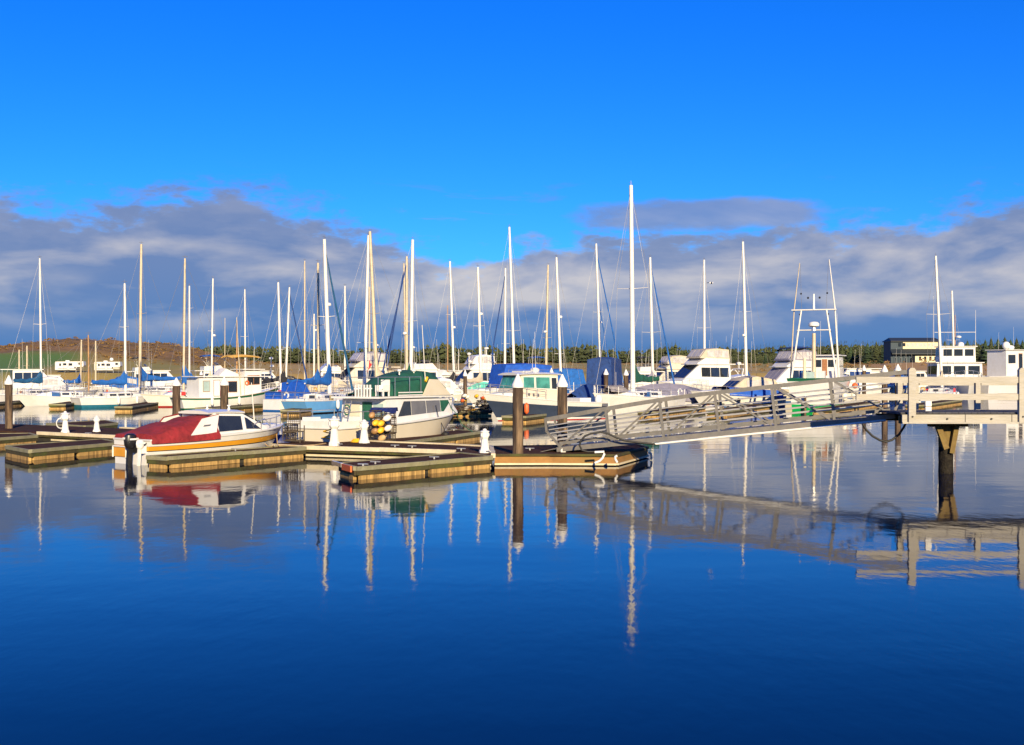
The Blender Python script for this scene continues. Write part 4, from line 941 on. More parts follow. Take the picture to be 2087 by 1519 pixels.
def pot_rack():
    p = G(594, 903, ZD); k = p.y/FOC; w, h = 36*k, 63*k; r = empty('pot_rack', p, -.12); f = MB()
    for x in (-w/2, w/2):
        for y in (0, .55): f.beam(V(x, y, 0), V(x, y, h if y == 0 else h*.55), .035, .035)
    for z in (.08, h*.36, h*.62, h): f.beam(V(-w/2, 0, z), V(w/2, 0, z), .03, .03)
    for z in (.08, h*.36): 
        f.beam(V(-w/2, .55, z), V(w/2, .55, z), .03, .03)
        for x in (-w/2, w/2): f.beam(V(x, 0, z), V(x, .55, z), .03, .03)
    f.build('frame', 'wire', r); g = MB()
    for i in range(1, 9): g.tube(V(-w/2+w*i/9, 0, h*.62), V(-w/2+w*i/9, 0, h), .008, n=4)
    for i in range(1, 5): g.tube(V(-w/2, 0, h*.62+h*.38*i/5), V(w/2, 0, h*.62+h*.38*i/5), .008, n=4)
    g.build('mesh_panel', 'wire', r); tag(r, 'dark wire rack holding pots at the end of the red covered boat', 'rack')
    a = pot(p+V(-.12, .28, .10), .25, label='crab pot on the lower shelf of the wire rack', grp='crab pots in the wire rack'); b = copy_tree(a); b.location = p+V(-.05, .28, .42); b['label'] = 'crab pot on the upper shelf of the wire rack'
    q = G(563, 903, ZD); t = MB(); rings = []
    for i in range(8):
        f_ = i/7; rr = .34*math.sin(math.pi*(.08+.84*f_)); rings.append([q+V(-.45+.95*f_, .25+rr*math.cos(a_)*.9, rr*max(0, math.sin(a_))*(1+.12*math.sin(7*f_+a_))) for a_ in [math.pi*j/6 for j in range(7)]])
    t.loft(rings, caps=False, ring_closed=False); tag(t.build('tarp_bundle', 'blue_tarp', smooth=60), 'dark blue tarpaulin bundle beside the wire rack under the bow', 'tarp')
pot_rack()
def far_heap():
    rng = random.Random(9); p0 = G(958, 838, .5); pr = None
    lab = 'crab pot in the heap on the dock ahead of the navy boat'
    for i in range(14):
        loc = p0 + V(rng.uniform(-1.3, 1.3), rng.uniform(-.8, 1.4), .30*rng.choice((0, 0, 1, 2)))
        if pr is None: pr = pot(loc, .42, label=lab, grp='crab pots heaped ahead of the navy boat'); 
        else: o = copy_tree(pr); o.location = loc; o.rotation_euler = (rng.uniform(-.3, .3), 0, rng.random()*6)
    cols = ('buoy_white', 'buoy_white', 'orange_paint', 'buoy_white', 'buoy_white', 'yellow_paint', 'buoy_white')
    for i in range(20):
        m = cols[i % 7]; buoy(p0 + V(rng.uniform(-1.5, 1.4), rng.uniform(-1.0, .5), rng.uniform(.1, 1.15)), m, {'buoy_white': 'white', 'orange_paint': 'orange', 'yellow_paint': 'yellow'}[m]+' buoy among the heaped crab pots ahead of the navy boat', .12, 'buoys among the heaped crab pots', rng.random()*3)
    q = G(952, 842, .2); r = empty('kayak', q, .15); H = Hull(r, 2.6, .62, .26, .30, 'yellow_paint', 'yellow_paint', 'orange_paint', ts=.25, rake=.3, srake=.3, wl=.7, dip=.03, n=10, boot_h=.05, rail='yellow_paint', rail_r=.02)
    tag(r, 'small yellow boat lying by the dock ahead of the navy boat', 'kayak')
far_heap()

# ------------------------------------------------------------------ gangway
def gangway():
    A, Bp = V(1.49, 41.0, .44), V(11.76, 38.0, 1.66); root = empty('gangway', A); ax = (Bp-A); Ln = ax.length; u = ax/Ln
    w = Vector((-u.y, u.x, 0)).normalized(); upn = u.cross(w)*1.0; upn = w.cross(u)*-1 if upn.z < 0 else upn
    wd_ = 1.25; n = 6
    def bt(s, side, h): return u*(s*Ln) + w*(side*wd_) + upn*h
    def hh(s): return 1.05+.26*math.sin(min(1, s*1.9)*math.pi/2)
    def P_(s, side, f): return bt(s, side, hh(s)*f)
    S_ = [i/n for i in range(n+1)]
    for side in (0, 1):
        top = MB()
        ss = [i/24 for i in range(25)]; ss = [-.028+s*1.085 for s in ss]
        for a, b in zip(ss, ss[1:]): top.beam(P_(a, side, 1), P_(b+.0005, side, 1), .09, .13)
        top.build('top_chord', 'gangway_alu', root)
        MB().beam(bt(.0, side, 0), bt(1.0, side, 0), .09, .15).build('bottom_chord', 'gangway_alu', root)
        MB().beam(bt(.01, side, .20), bt(.99, side, .20), .02, .10).build('kick_plate', 'gangway_alu', root)
        for i in range(1, n): MB().beam(bt(S_[i], side, .07), P_(S_[i], side, .98), .075, .085, up=u).build('post', 'gangway_alu', root)
        MB().beam(bt(.015, side, .03), P_(-.026, side, .62), .07, .08, up=w).build('end_post', 'gangway_alu', root)
        MB().beam(P_(-.026, side, .60), P_(-.026, side, 1.0), .07, .08, up=w).build('end_post', 'gangway_alu', root)
        for i in range(n):
            a, b = (S_[i], S_[i+1]) if i < 3 else (S_[i+1], S_[i])
            MB().beam(bt(a+(.012 if i < 3 else -.012), side, .10), P_(b+(-.012 if i < 3 else .012), side, .95), .05, .085, up=w).build('diagonal_brace', 'gangway_alu', root)
        MB().beam(bt(1.0, side, .08), P_(1.035, side, .6), .05, .08, up=w).build('end_post', 'gangway_alu', root)
        yy = w*(.055 if side == 0 else -.055)
        for f in (.30, .42, .54, .66, .78):
            for i in range(n): MB().tube(P_(S_[i]+.002-(.022 if i == 0 else 0), side, f)+yy, P_(S_[i+1]-.002, side, f)+yy, .019, n=6).build('mid_rail', 'alu', root)
    m = MB(); pl = 46
    for i in range(pl): m.beam(bt((i+.5)/pl, 0.04, .06), bt((i+.5)/pl, .96, .06), Ln/pl*.9, .035, up=upn)
    m.build('tread_plank', 'gangway_alu', root)
    for i in range(n+1): MB().beam(bt(S_[i], .03, -.02), bt(S_[i], .97, -.02), .07, .08).build('cross_beam', 'gangway_alu', root)
    m = MB(); m.beam(bt(0, .05, .03), bt(-.07, .05, -.04), .02, .02); q = [bt(.0, .0, .05), bt(.0, 1, .05), bt(-.075, 1, -.05), bt(-.075, 0, -.05)]; m.slab(q, .01, .02, V(0, 0, -3)); m.build('toe_plate', 'gangway_alu', root)
    for side in (0, 1):
        q = MB(); c0 = bt(.02, side, -.02); q.lathe([(.09, -.04), (.09, .04)], 10, (0, 0, 0)); q.v = [Vector((v.x, v.z, v.y))+c0+V(0, 0, -.04) for v in q.v]; q.build('roller', 'steel', root)
    MB().tube(bt(.30, -.06, -.13), bt(.975, -.06, -.10), .035, n=8).build('conduit', 'white_plastic', root)
    tag(root, 'long grey aluminium truss gangway sloping down from the wooden pier to the float', 'gangway')
    # hoses and pipes
    o = Vector(root.location)
    k = 41/FOC
    def pth(px, d): return [AT(x, y, d) for x, y in px]
    MB_ = MB(); MB_.path(pth(((1214, 921), (1198, 921), (1186, 918), (1181, 908), (1184, 898), (1192, 889), (1204, 884), (1224, 881), (1240, 884), (1256, 892), (1272, 898), (1300, 902), (1340, 906)), 40.0), .033, 7); tag(MB_.build('water_hose', 'rubber', smooth=60), 'thick dark hose looping over the lower end of the gangway', 'hose')
    for i, (pp, d) in enumerate(((((1212, 922), (1231, 921), (1232, 925), (1228, 934), (1222, 940), (1212, 944)), 38.6), (((1258, 929), (1254, 931), (1254, 936), (1258, 943)), 38.5), (((1322, 922), (1327, 925), (1328, 934), (1325, 941)), 42.3))):
        m = MB(); m.path(pth(pp, d), .038, 8)
        tag(m.build('white_pipe', 'white_plastic', smooth=60), ('white bent pipe joining the dark hose at the gangway foot', 'short white pipe hook on the corner of the landing float', 'white pipe hook at the right end of the landing float')[i], 'pipe', 'white pipes on the landing float')
    m = MB(); m.path(pth(((1758, 864), (1766, 877), (1778, 889), (1794, 898), (1806, 900.5), (1818, 897), (1832, 886), (1842, 871), (1846, 863)), 37.2), .035, 7); tag(m.build('hanging_hose', 'rubber', smooth=60), 'dark hose hanging in a loop below the upper end of the gangway', 'hose')
gangway()

# ------------------------------------------------------------------ wooden pier at the right
def pier():
    d0 = 35.9; k = d0/FOC
    def zz(y, d=d0): return EYE-(y-CYP)*d/FOC
    def xx(px, d=d0): return (px-CXP)*d/FOC
    x0, x1 = xx(1838), xx(1838)+9.0
    r = empty('wooden_pier', (x0, d0, 0)); o = Vector((x0, d0, 0)); dz = zz(841); back = 2.6
    # deck boards, laid across
    npl = 48; s = (x1-x0)/npl
    for i in range(npl):
        MB().box((s*(i+.5), back/2+.12, dz-.03), (s-.012, back, .06)).build('deck_board', 'pier_deck', r)
    zb = zz(862)
    xs = [0, xx(1967)-x0, xx(2062)-x0, xx(2200)-x0, 9.0]
    for a, b in zip(xs, xs[1:]): MB().box(((a+b)/2, .03, (zb+zz(846))/2+.01), (b-a-.02, .08, zz(846)-zb)).build('fascia_board', 'weathered_white', r)
    MB().box((4.5, -.03, zb-.0), (9.0, .10, .05)).build('lower_strip', 'weathered_white', r)
    MB().box((4.5, .13, (zz(846)+dz-.06)/2-.02), (9.0, .10, .10)).build('joist', 'recess_shade', r)
    for bx in (xx(1930), xx(2020)):
        q = MB(); q.lathe([(.03, 0), (.03, .03)], 8); q.v = [Vector((bx-x0+v.x, -.012-v.z, zz(854)+v.y)) for v in q.v]; q.build('bolt', 'rubber', r)
    for yb in (.25, back-.1): MB().box((4.5, yb, zb-.02+.1), (9, .15, .22)).build('stringer', 'gold_timber', r)
    # pile with V braces
    px = xx(1950)-x0
    q = []; rng = random.Random(2)
    for i in range(12):
        z = -1.2 + (zb+1.2)*i/11; rr = .215
        q.append([V(px+rr*math.cos(a)*(1+rng.uniform(-.06, .06)), .9+rr*math.sin(a)*(1+rng.uniform(-.06, .06)), z) for a in [2*math.pi*j/16 for j in range(16)]])
    MB().loft(q[:9]).build('pile_foot', 'pile_wet', r, smooth=60); MB().loft([[v.copy() for v in q[8]]]+q[9:]).build('pile_shaft', 'gold_timber', r, smooth=60)
    MB().beam(V(px-.10, .60, .75), V(px-.40, .55, zb+.02), .16, .14, up=(0, 1, 0)).build('brace', 'gold_timber', r); MB().beam(V(px+.06, .62, .62), V(px+.22, .58, zb+.02), .14, .14, up=(0, 1, 0)).build('brace', 'gold_timber', r)
    MB().box((px, .75, zb-.07), (1.1, .35, .14)).build('pile_cap_beam', 'gold_timber', r)
    for pxx in (px+4.2,):
        MB().tube(V(pxx, .9, -1), V(pxx, .9, zb), .2, n=14).build('pile_shaft', 'gold_timber', r)
    tag(r, 'weathered wooden pier deck on piles at the right edge', 'pier')
    # railing, front and back
    def railing(yo, posts, label, xl, yt=(768, 803), ph=750, back_=False):
        d = d0+yo; f = empty('pier_railing', (x0, d0+yo, 0))
        for p in posts:
            w = .205 if not back_ else .15; zt_ = zz(ph) if not back_ else zz(770)
            m = MB(); xa = xx(p)-x0; rr = [(xa-w/2, zb-.02 if not back_ else dz), (xa+w/2, zb-.02 if not back_ else dz), (xa+w/2, zt_-.06), (xa+w/2-.05, zt_), (xa-w/2+.05, zt_), (xa-w/2, zt_-.06)]
            m.side_prism(rr, -.10, .06); m.build('post', 'weathered_white', f)
            q = MB(); q.lathe([(.028, 0), (.028, .02)], 8); q.v = [Vector((xa+v.x, -.10-v.z, zb+.18+v.y)) for v in q.v]
            if not back_: q.build('bolt', 'rubber', f)
        ends = [xl] + [xx(p)-x0 for p in posts] + [9.0]
        for y_ in yt:
            zc = zz(y_+6.2)
            for a, b in zip(ends, ends[1:]):
                ga, gb = (.105 if a != ends[0] else 0), .125
                MB().box(((a+ga+b-gb)/2, -.03, zc+random.uniform(-.006, .006)), (b-gb-a-ga, .09, .178)).build('rail_board', 'weathered_white', f)
        tag(f, label, 'railing'); return f
    railing(0, (1857.5, 2082), 'weathered white timber railing along the near side of the wooden pier', xx(1744)-x0)
    railing(back, (1890, 1925, 2060), 'thin far railing on the back side of the wooden pier', xx(1880)-x0, yt=(775, 806), back_=True)
    # small meter box hung on the lower rail
    b = empty('meter_box', (xx(1892), d0+.02, zz(823))); MB().box((0, 0, 0), (.17, .10, .14)).build('body', 'white_plastic', b); MB().box((0, .0, -.15), (.17, .09, .13)).build('lower_body', 'grey_gel', b); MB().box((0, -.055, .0), (.10, .012, .08)).build('cover', 'white_plastic', b)
    tag(b, 'small white and grey meter box below the lower rail of the pier', 'meter box')
pier()
# ------------------------------------------------------------------ boats close to the camera
def red_boat():
    hdr = R(50); u = V(math.cos(hdr), math.sin(hdr), 0); L, B = 6.0, 2.25
    root = empty('cabin_boat', V(-12.45, 40.5, 0) + u*L/2*1.05, hdr); root.scale = (1.05, 1.05, 1.05)
    H = Hull(root, L, B, .76, 1.06, 'white_gel', 'white_gel', 'white_gel', ts=.90, rake=.75, srake=-.08, wl=.80, bf=2.0, dip=0, upow=1.1, boot_h=.08,
             bands=[('hull', 'white_gel', .49), ('pinstripe', 'black_paint', .53), ('gold_stripe', 'gold_stripe', .72), ('pinstripe', 'black_paint', .735), ('topside', 'white_gel', 1.0)], rail='white_gel', rail_r=.035)
    dk = H.deck
    House(root, 'foredeck_cabin', [(1.05, dk(1)-.02, dk(1)+.16, .80, .70), (1.9, dk(1.9)-.02, dk(1.9)+.13, .55, .42), (2.7, dk(2.7)-.02, dk(2.7)+.02, .16, .10)], 'white_gel', .04)
    c = House(root, 'windscreen_cabin', [(1.72, dk(1.5)+.0, dk(1.5)+.10, .74, .66), (.66, dk(.6)+.02, 1.50, .90, .74), (-.55, dk(-.5)+.02, 1.56, .95, .76)], 'white_gel', .05)
    c.win(-.42, .58, .12, .86, 'glass', frame='white_gel'); c.win(.74, 1.42, .16, .84, 'glass', skew1=-.56, frame='white_gel', name='quarter_window'); c.front(0, 1, 2, .08, .88, 'glass')
    rr = []
    for i in range(6):
        x = .72-1.45*i/5; z = 1.555+.03*math.sin(i*.6)
        rr.append([V(x, -.83, z), V(x, -.4, z+.06), V(x, .4, z+.06), V(x, .83, z), V(x, .80, z-.05), V(x, -.80, z-.05)])
    MB().loft(rr).build('hard_top', 'white_gel', root, smooth=40)
    # red cockpit cover: tent from the hard top down to the transom
    rings = []; n = 12
    for i in range(n+1):
        f = i/n; x = -.50 - 2.46*f; e = H.edge(x, -.035); z = dk(x)
        hgt = (1.46-z)*(1-f)**0.85 + .17*f + .03*math.sin(f*13); hw = .80*(1-f)+.92*f*e/1.0; sag = .035*math.sin(f*21)
        rings.append([V(x, -e, z-.10), V(x, -e-.01, z+.02), V(x, -min(hw, e)-.01*math.sin(i*2), z+hgt*.80), V(x, -hw*.62, z+hgt*.97+sag), V(x, 0, z+hgt*1.02-sag*.6), V(x, hw*.62, z+hgt*.97-sag), V(x, min(hw, e), z+hgt*.80), V(x, e+.01, z+.02), V(x, e, z-.10)])
    x = -2.985; e = H.edge(x, -.02); z = dk(x); rings.append([V(x, -e, z-.08), V(x, -e, z-.02), V(x, -e*.8, z-.02), V(x, -e*.5, z-.02), V(x, 0, z-.02), V(x, e*.5, z-.02), V(x, e*.8, z-.02), V(x, e, z-.02), V(x, e, z-.08)])
    MB().loft(rings, caps=False, ring_closed=False).build('cockpit_cover', 'red_canvas', root, smooth=50)
    for sg in (-1, 1):     # white side panel with its dark badge, hinged on the cover
        pts = [V(-1.62, sg*1.10, dk(-1.5)+.08), V(-.62, sg*1.08, dk(-.6)+.10), V(-.46, sg*.99, dk(-.6)+.68), V(-1.15, sg*1.03, dk(-1)+.58)]
        pn = MB().slab(pts, .02, .03, V(-.9, 0, .6)).build('side_panel', 'white_gel', root)
        cen = (pts[0]+pts[1]+pts[2]+pts[3])/4; a = (pts[1]-pts[0]).normalized(); b = (pts[3]-pts[0]).normalized()
        MB().slab([cen-a*.13-b*.035, cen+a*.13-b*.035, cen+a*.13+b*.035, cen-a*.13+b*.035], .032, .02, V(-.9, 0, .6)).build('badge', 'ink', pn)
        edge = MB()
        for p, q in zip(pts, pts[1:]+pts[:1]): edge.tube(p, q, .022, n=5)
        edge.build('panel_trim', 'red_canvas', pn)
        MB().beam(V(-.46, sg*.97, dk(-.5)+.02), V(-.50, sg*.80, 1.53), .10, .05, up=(0, sg, 0)).build('door_post', 'white_gel', root)
    for y in (-.35, .35): MB().lathe([(.05, 0), (.05, .05), (.03, .07), (.03, .12), (.06, .14), (.06, .17), (.01, .18)], 8, (.25-.5*y, y, 1.61)).build('roof_light', 'white_plastic', root)
    MB().tube(V(1.22, -.70, 1.02), V(1.02, -.78, 2.52), .022, .012, 6).build('antenna', 'white_mast', root)
    m = MB(); m.path([V(1.0, -.78, dk(1)+.12), V(1.25, -.80, dk(1)+.30), V(1.7, -.62, dk(1.7)+.34), V(2.1, -.45, dk(2.1)+.06)], .016, 6); m.build('grab_rail', 'steel', root)
    hull_rail(root, H, 1.3, 2.8, .34, 4, wrap=True, r=.014, mid=False, name='bow_rail')
    t = MB(); t.slab([V(-3.0, .85, .22), V(-3.0, .18, .22), V(-3.0, .18, .50), V(-3.0, .85, .50)], .10, .03, V(0, 0, .3)); t.build('transom_panel', 'gold_stripe', root)
    t = MB()
    for p, q in ((V(-3.12, .88, .20), V(-3.12, .88, .54)), (V(-3.12, .15, .20), V(-3.12, .15, .54)), (V(-3.12, .88, .54), V(-3.12, .15, .54))): t.tube(p, q, .025, n=5)
    t.build('boarding_frame', 'white_plastic', root)
    # outboards
    def outboard(y, s, mm):
        o = empty('outboard', V(-3.10, y, 0)); o.parent = root
        m = MB(); rings = []
        for z, a, b in ((.52, .13, .11), (.60, .20, .15), (.78, .22, .16), (.92, .19, .14), (.97, .10, .08)): rings.append([V(-.14+a*math.cos(t)*s, b*math.sin(t)*s, z*s+.52*(1-s)) for t in [2*math.pi*k/10 for k in range(10)]])
        m.loft(rings); m.build('cowling', mm, o, smooth=40)
        m = MB(); m.slab([V(-.37*s, -.06, .80), V(-.37*s, .06, .80), V(-.37*s, .06, .86), V(-.37*s, -.06, .86)], .004, .01, V(0, 0, .8)); m.box((-.14, -.165*s, .80*s+.52*(1-s)), (.24, .006, .05)); m.build('cowling_stripe', 'white_plastic', o)
        MB().beam(V(-.16, 0, .54), V(-.20, 0, -.10), .10*s, .16*s, up=(1, 0, 0)).build('shaft', mm, o); MB().box((-.02, 0, .48), (.16, .14*s, .22)).build('clamp_bracket', mm, o)
        MB().beam(V(-.22, 0, -.08), V(-.40, 0, -.09), .14, .03).build('cavitation_plate', mm, o)
        m = MB(); m.lathe([(.03, -.18), (.07, -.1), (.07, .1), (.02, .16)], 8); m.v = [V(v.z-.24, v.y, v.x-.28) for v in m.v]; m.build('gearcase', mm, o)
        MB().tube(V(-.05, 0, .62), V(.32, .03, .74), .025, n=6).build('tiller', 'rubber', o)
    outboard(-.28, 1.0, 'black_paint'); outboard(-.80, .62, 'white_plastic')
    tag(root, 'small white cabin boat with a red cockpit cover and gold side stripe', 'motor boat', 'motor boats moored in the marina')
    # mooring lines and bow fender
    bow = root.location + u*2.75 + V(0, 0, 1.0); cl = G(559, 908, ZD+.08)
    for i, q in enumerate((cl, cl + V(.15, .1, 0))):
        st_ = bow + V(-.5+.55*i, -.42+.5*i, -.02); m = MB(); m.path([st_.lerp(q, f) - V(0, 0, .28*math.sin(math.pi*f)) for f in [j/9 for j in range(10)]], .016, 5)
        tag(m.build('mooring_line', 'rope'), ('tan mooring line sagging from the foredeck of the red covered boat', 'yellow mooring line from the bow tip of the red covered boat')[i], 'rope', 'mooring lines of the red covered boat')
    m = MB(); m.path([G(x, y, ZD+.025) for x, y in ((560, 908), (580, 908.5), (610, 909), (640, 907.5), (664, 904))], .022, 5); tag(m.build('shore_cable', 'rope'), 'tan cable lying along the walkway from the cleat to the big pedestal', 'cable')
red_boat()

def green_cruiser():
    hdr = R(58); root = empty('cabin_cruiser', V(-5.20, 51.6, 0), hdr)
    H = Hull(root, 9.6, 3.15, .86, 1.35, 'cream_gel', 'maroon_stripe', 'white_gel', ts=.9, rake=1.1, srake=-.05, wl=.93, bowf=.4, bf=2.1, dip=0, upow=1.2, bands=[('hull', 'cream_gel', .93), ('sheer_stripe', 'black_paint', .955), ('gunwale', 'white_gel', 1.0)], boot_h=.12)
    dk = H.deck
    c = House(root, 'saloon', [(3.95, dk(3.5)-.02, dk(3.5)+.10, .85, .80), (3.00, dk(3)-.02, 1.88, 1.10, 1.00), (-1.55, dk(-1.5)-.02, 1.92, 1.22, 1.12)], 'white_gel', .04)
    for x0, x1, s0, s1, m in ((-.82, .10, .48, .02, 'glass'), (.14, 1.20, .02, 0, 'grey_glass'), (1.25, 2.28, 0, 0, 'grey_glass'), (2.33, 3.35, 0, -.42, 'green_canvas')):
        c.win(x0, x1, .26, .90, m, skew0=s0, skew1=s1, frame=None)
    c.front(0, 1, 3, .1, .85, 'green_canvas')
    MB().prism([(-2.15, -1.24), (3.08, -1.12), (3.2, 0), (3.08, 1.12), (-2.15, 1.24)], 1.955, 2.03).build('flybridge_deck', 'white_gel', root)
    # aft bulkhead: green door curtain, window, ladder
    xb = -1.57
    MB().slab([V(xb, -.42, .95), V(xb, .06, .95), V(xb, .06, 1.80), V(xb, -.42, 1.80)], .02, .03, V(0, 0, 1.4)).build('door_curtain', 'green_canvas', root)
    MB().slab([V(xb, -1.02, 1.22), V(xb, -.52, 1.22), V(xb, -.52, 1.74), V(xb, -1.0, 1.74)], .02, .03, V(0, 0, 1.4)).build('window', 'pale_glass', root)
    MB().slab([V(xb, .2, 1.22), V(xb, .98, 1.22), V(xb, .96, 1.74), V(xb, .2, 1.74)], .012, .03, V(0, 0, 1.4)).build('bulkhead_panel', 'cream_gel', root)
    ld = MB()
    for y in (.34, .66): ld.tube(V(-2.3, y, .5), V(-1.85, y, 2.15), .018, n=5)
    for i in range(6): f = (i+.5)/6; ld.tube(V(-2.3+.45*f, .34, .5+1.65*f), V(-2.3+.45*f, .66, .5+1.65*f), .016, n=5)
    ld.build('ladder', 'steel', root)
    m = MB(); m.path([V(-1.9+.02, .62+.17*math.cos(a*.628), 1.48+.2*math.sin(a*.628)) for a in range(10)], .03, 6, closed=True); m.build('line_coil', 'green_paint', root)
    # cockpit
    for sg in (1, -1): MB().prism([(-4.7, sg*1.20), (-1.6, sg*1.34), (-1.6, sg*1.42), (-4.7, sg*1.30)][::sg], .84, 1.12).build('cockpit_coaming', 'white_gel', root)
    MB().box((-4.72, 0, .98), (.12, 2.5, .30)).build('transom_top', 'white_gel', root)
    MB().box((-5.05, 0, .16), (.55, 2.3, .06)).build('swim_platform', 'white_gel', root)
    rail(root, [V(-4.7, 1.25, 1.12), V(-3.2, 1.30, 1.12), V(-1.8, 1.36, 1.12)], .35, .018, name='cockpit_rail'); rail(root, [V(-4.7, -1.25, 1.12), V(-3.2, -1.30, 1.12), V(-1.8, -1.36, 1.12)], .35, .018, name='cockpit_rail')
    MB().box((-3.9, .75, 1.0), (.5, .5, .5)).build('fish_box', 'white_plastic', root)
    # flybridge: wings, green striped coaming, green canvas, rail with stanchions, chair, white slats
    for sg in (1, -1):
        m = MB(); m.side_prism([(.95, 2.035), (2.95, 2.035), (2.0, 2.70), (1.45, 2.72)], sg*1.14-.04, sg*1.14+.04); m.build('flybridge_wing', 'cream_gel', root)
        for z, mm in ((2.07, 'white_gel'), (2.125, 'green_paint'), (2.18, 'white_gel')): MB().box((.10, sg*1.13, z), (1.6, .06, .045)).build('coaming_stripe', mm, root)
    rings = []
    prof = [(-1.95, .10, .62), (-1.6, .22, .66), (-1.2, .36, .70), (-.8, .50, .85), (-.35, .74, 1.02), (.1, .86, 1.02), (.7, 1.00, 1.02), (1.3, 1.10, 1.0), (1.9, 1.08, .98), (2.5, 1.0, .96), (2.95, .55, .92), (3.08, .08, .9)]
    for x, hh, w in prof:
        rings.append([V(x, -w, 2.04), V(x, -w*.98, 2.04+hh*.55), V(x, -w*.6, 2.04+hh*.93), V(x, 0, 2.04+hh*(1+.03*math.sin(x*9))), V(x, w*.6, 2.04+hh*.93), V(x, w*.98, 2.04+hh*.55), V(x, w, 2.04)])
    MB().loft(rings, ring_closed=False, caps=False).build('flybridge_canvas', 'green_canvas', root, smooth=45)
    for x in (-.6, .4): MB().lathe([(.03, 0), (.03, .12), (.09, .15), (.09, .22), (.01, .24)], 8, (x+.6, -.62, 2.90)).build('spotlight', 'white_plastic', root)
    rail(root, [V(-2.1, 1.16, 2.03), V(-2.12, .4, 2.03), V(-2.12, -.4, 2.03), V(-2.1, -1.16, 2.03), V(-1.0, -1.16, 2.03), V(0, -1.15, 2.03), V(.8, -1.14, 2.03)], .78, .016, name='flybridge_rail')
    for i in range(6): MB().box((-2.05, -.72+.15*i, 2.27), (.03, .07, .48)).build('white_slat', 'white_plastic', root)
    MB().box((-2.03, -.345, 2.36), (.02, .9, .05)).build('slat_bar', 'white_plastic', root)
    q = MB(); q.box((-1.55, -.95, 2.26), (.42, .42, .06)); q.box((-1.36, -.95, 2.5), (.05, .42, .42)); q.box((-1.55, -1.15, 2.38), (.40, .04, .22)); q.box((-1.55, -.75, 2.38), (.40, .04, .22))
    for i in (-.18, .18):
        for j in (-.18, .18): q.box((-1.55+i, -.95+j, 2.14), (.05, .05, .2))
    q.build('deck_chair', 'white_plastic', root)
    MB().tube(V(1.3, -1.0, 2.70), V(1.05, -1.02, 5.0), .02, .012, 6).build('antenna', 'white_mast', root)
    MB().tube(V(1.28, -1.02, 2.62), V(1.42, -1.02, 2.80), .06, .05, 6).build('antenna_base', 'yellow_paint', root)
    fy = -H.edge(1.9, 0)-.14
    fe = MB(); fe.lathe([(.04, 0), (.16, .04), (.17, .22), (.04, .30)], 10, (1.9, fy, .22)); fe.build('fender', 'rubber', root, smooth=40)
    MB().path([V(1.9, fy, .5), V(1.9, -1.26, 1.1), V(1.85, -1.16, 1.62)], .018, 5).build('fender_line', 'rubber', root)
    MB().path([V(3.1, -1.05, 1.5), V(3.2, -1.32, 1.18), V(3.5, -1.4, .7), V(4.0, -1.6, .40)], .014, 5).build('bow_line', 'green_paint', root)
    hull_rail(root, H, 3.2, 4.6, .55, 4, wrap=True, r=.018, name='bow_rail')
    tag(root, 'cream cabin cruiser with a dark green flybridge canvas and dark side windows', 'motor boat', 'motor boats moored in the marina')
green_cruiser()

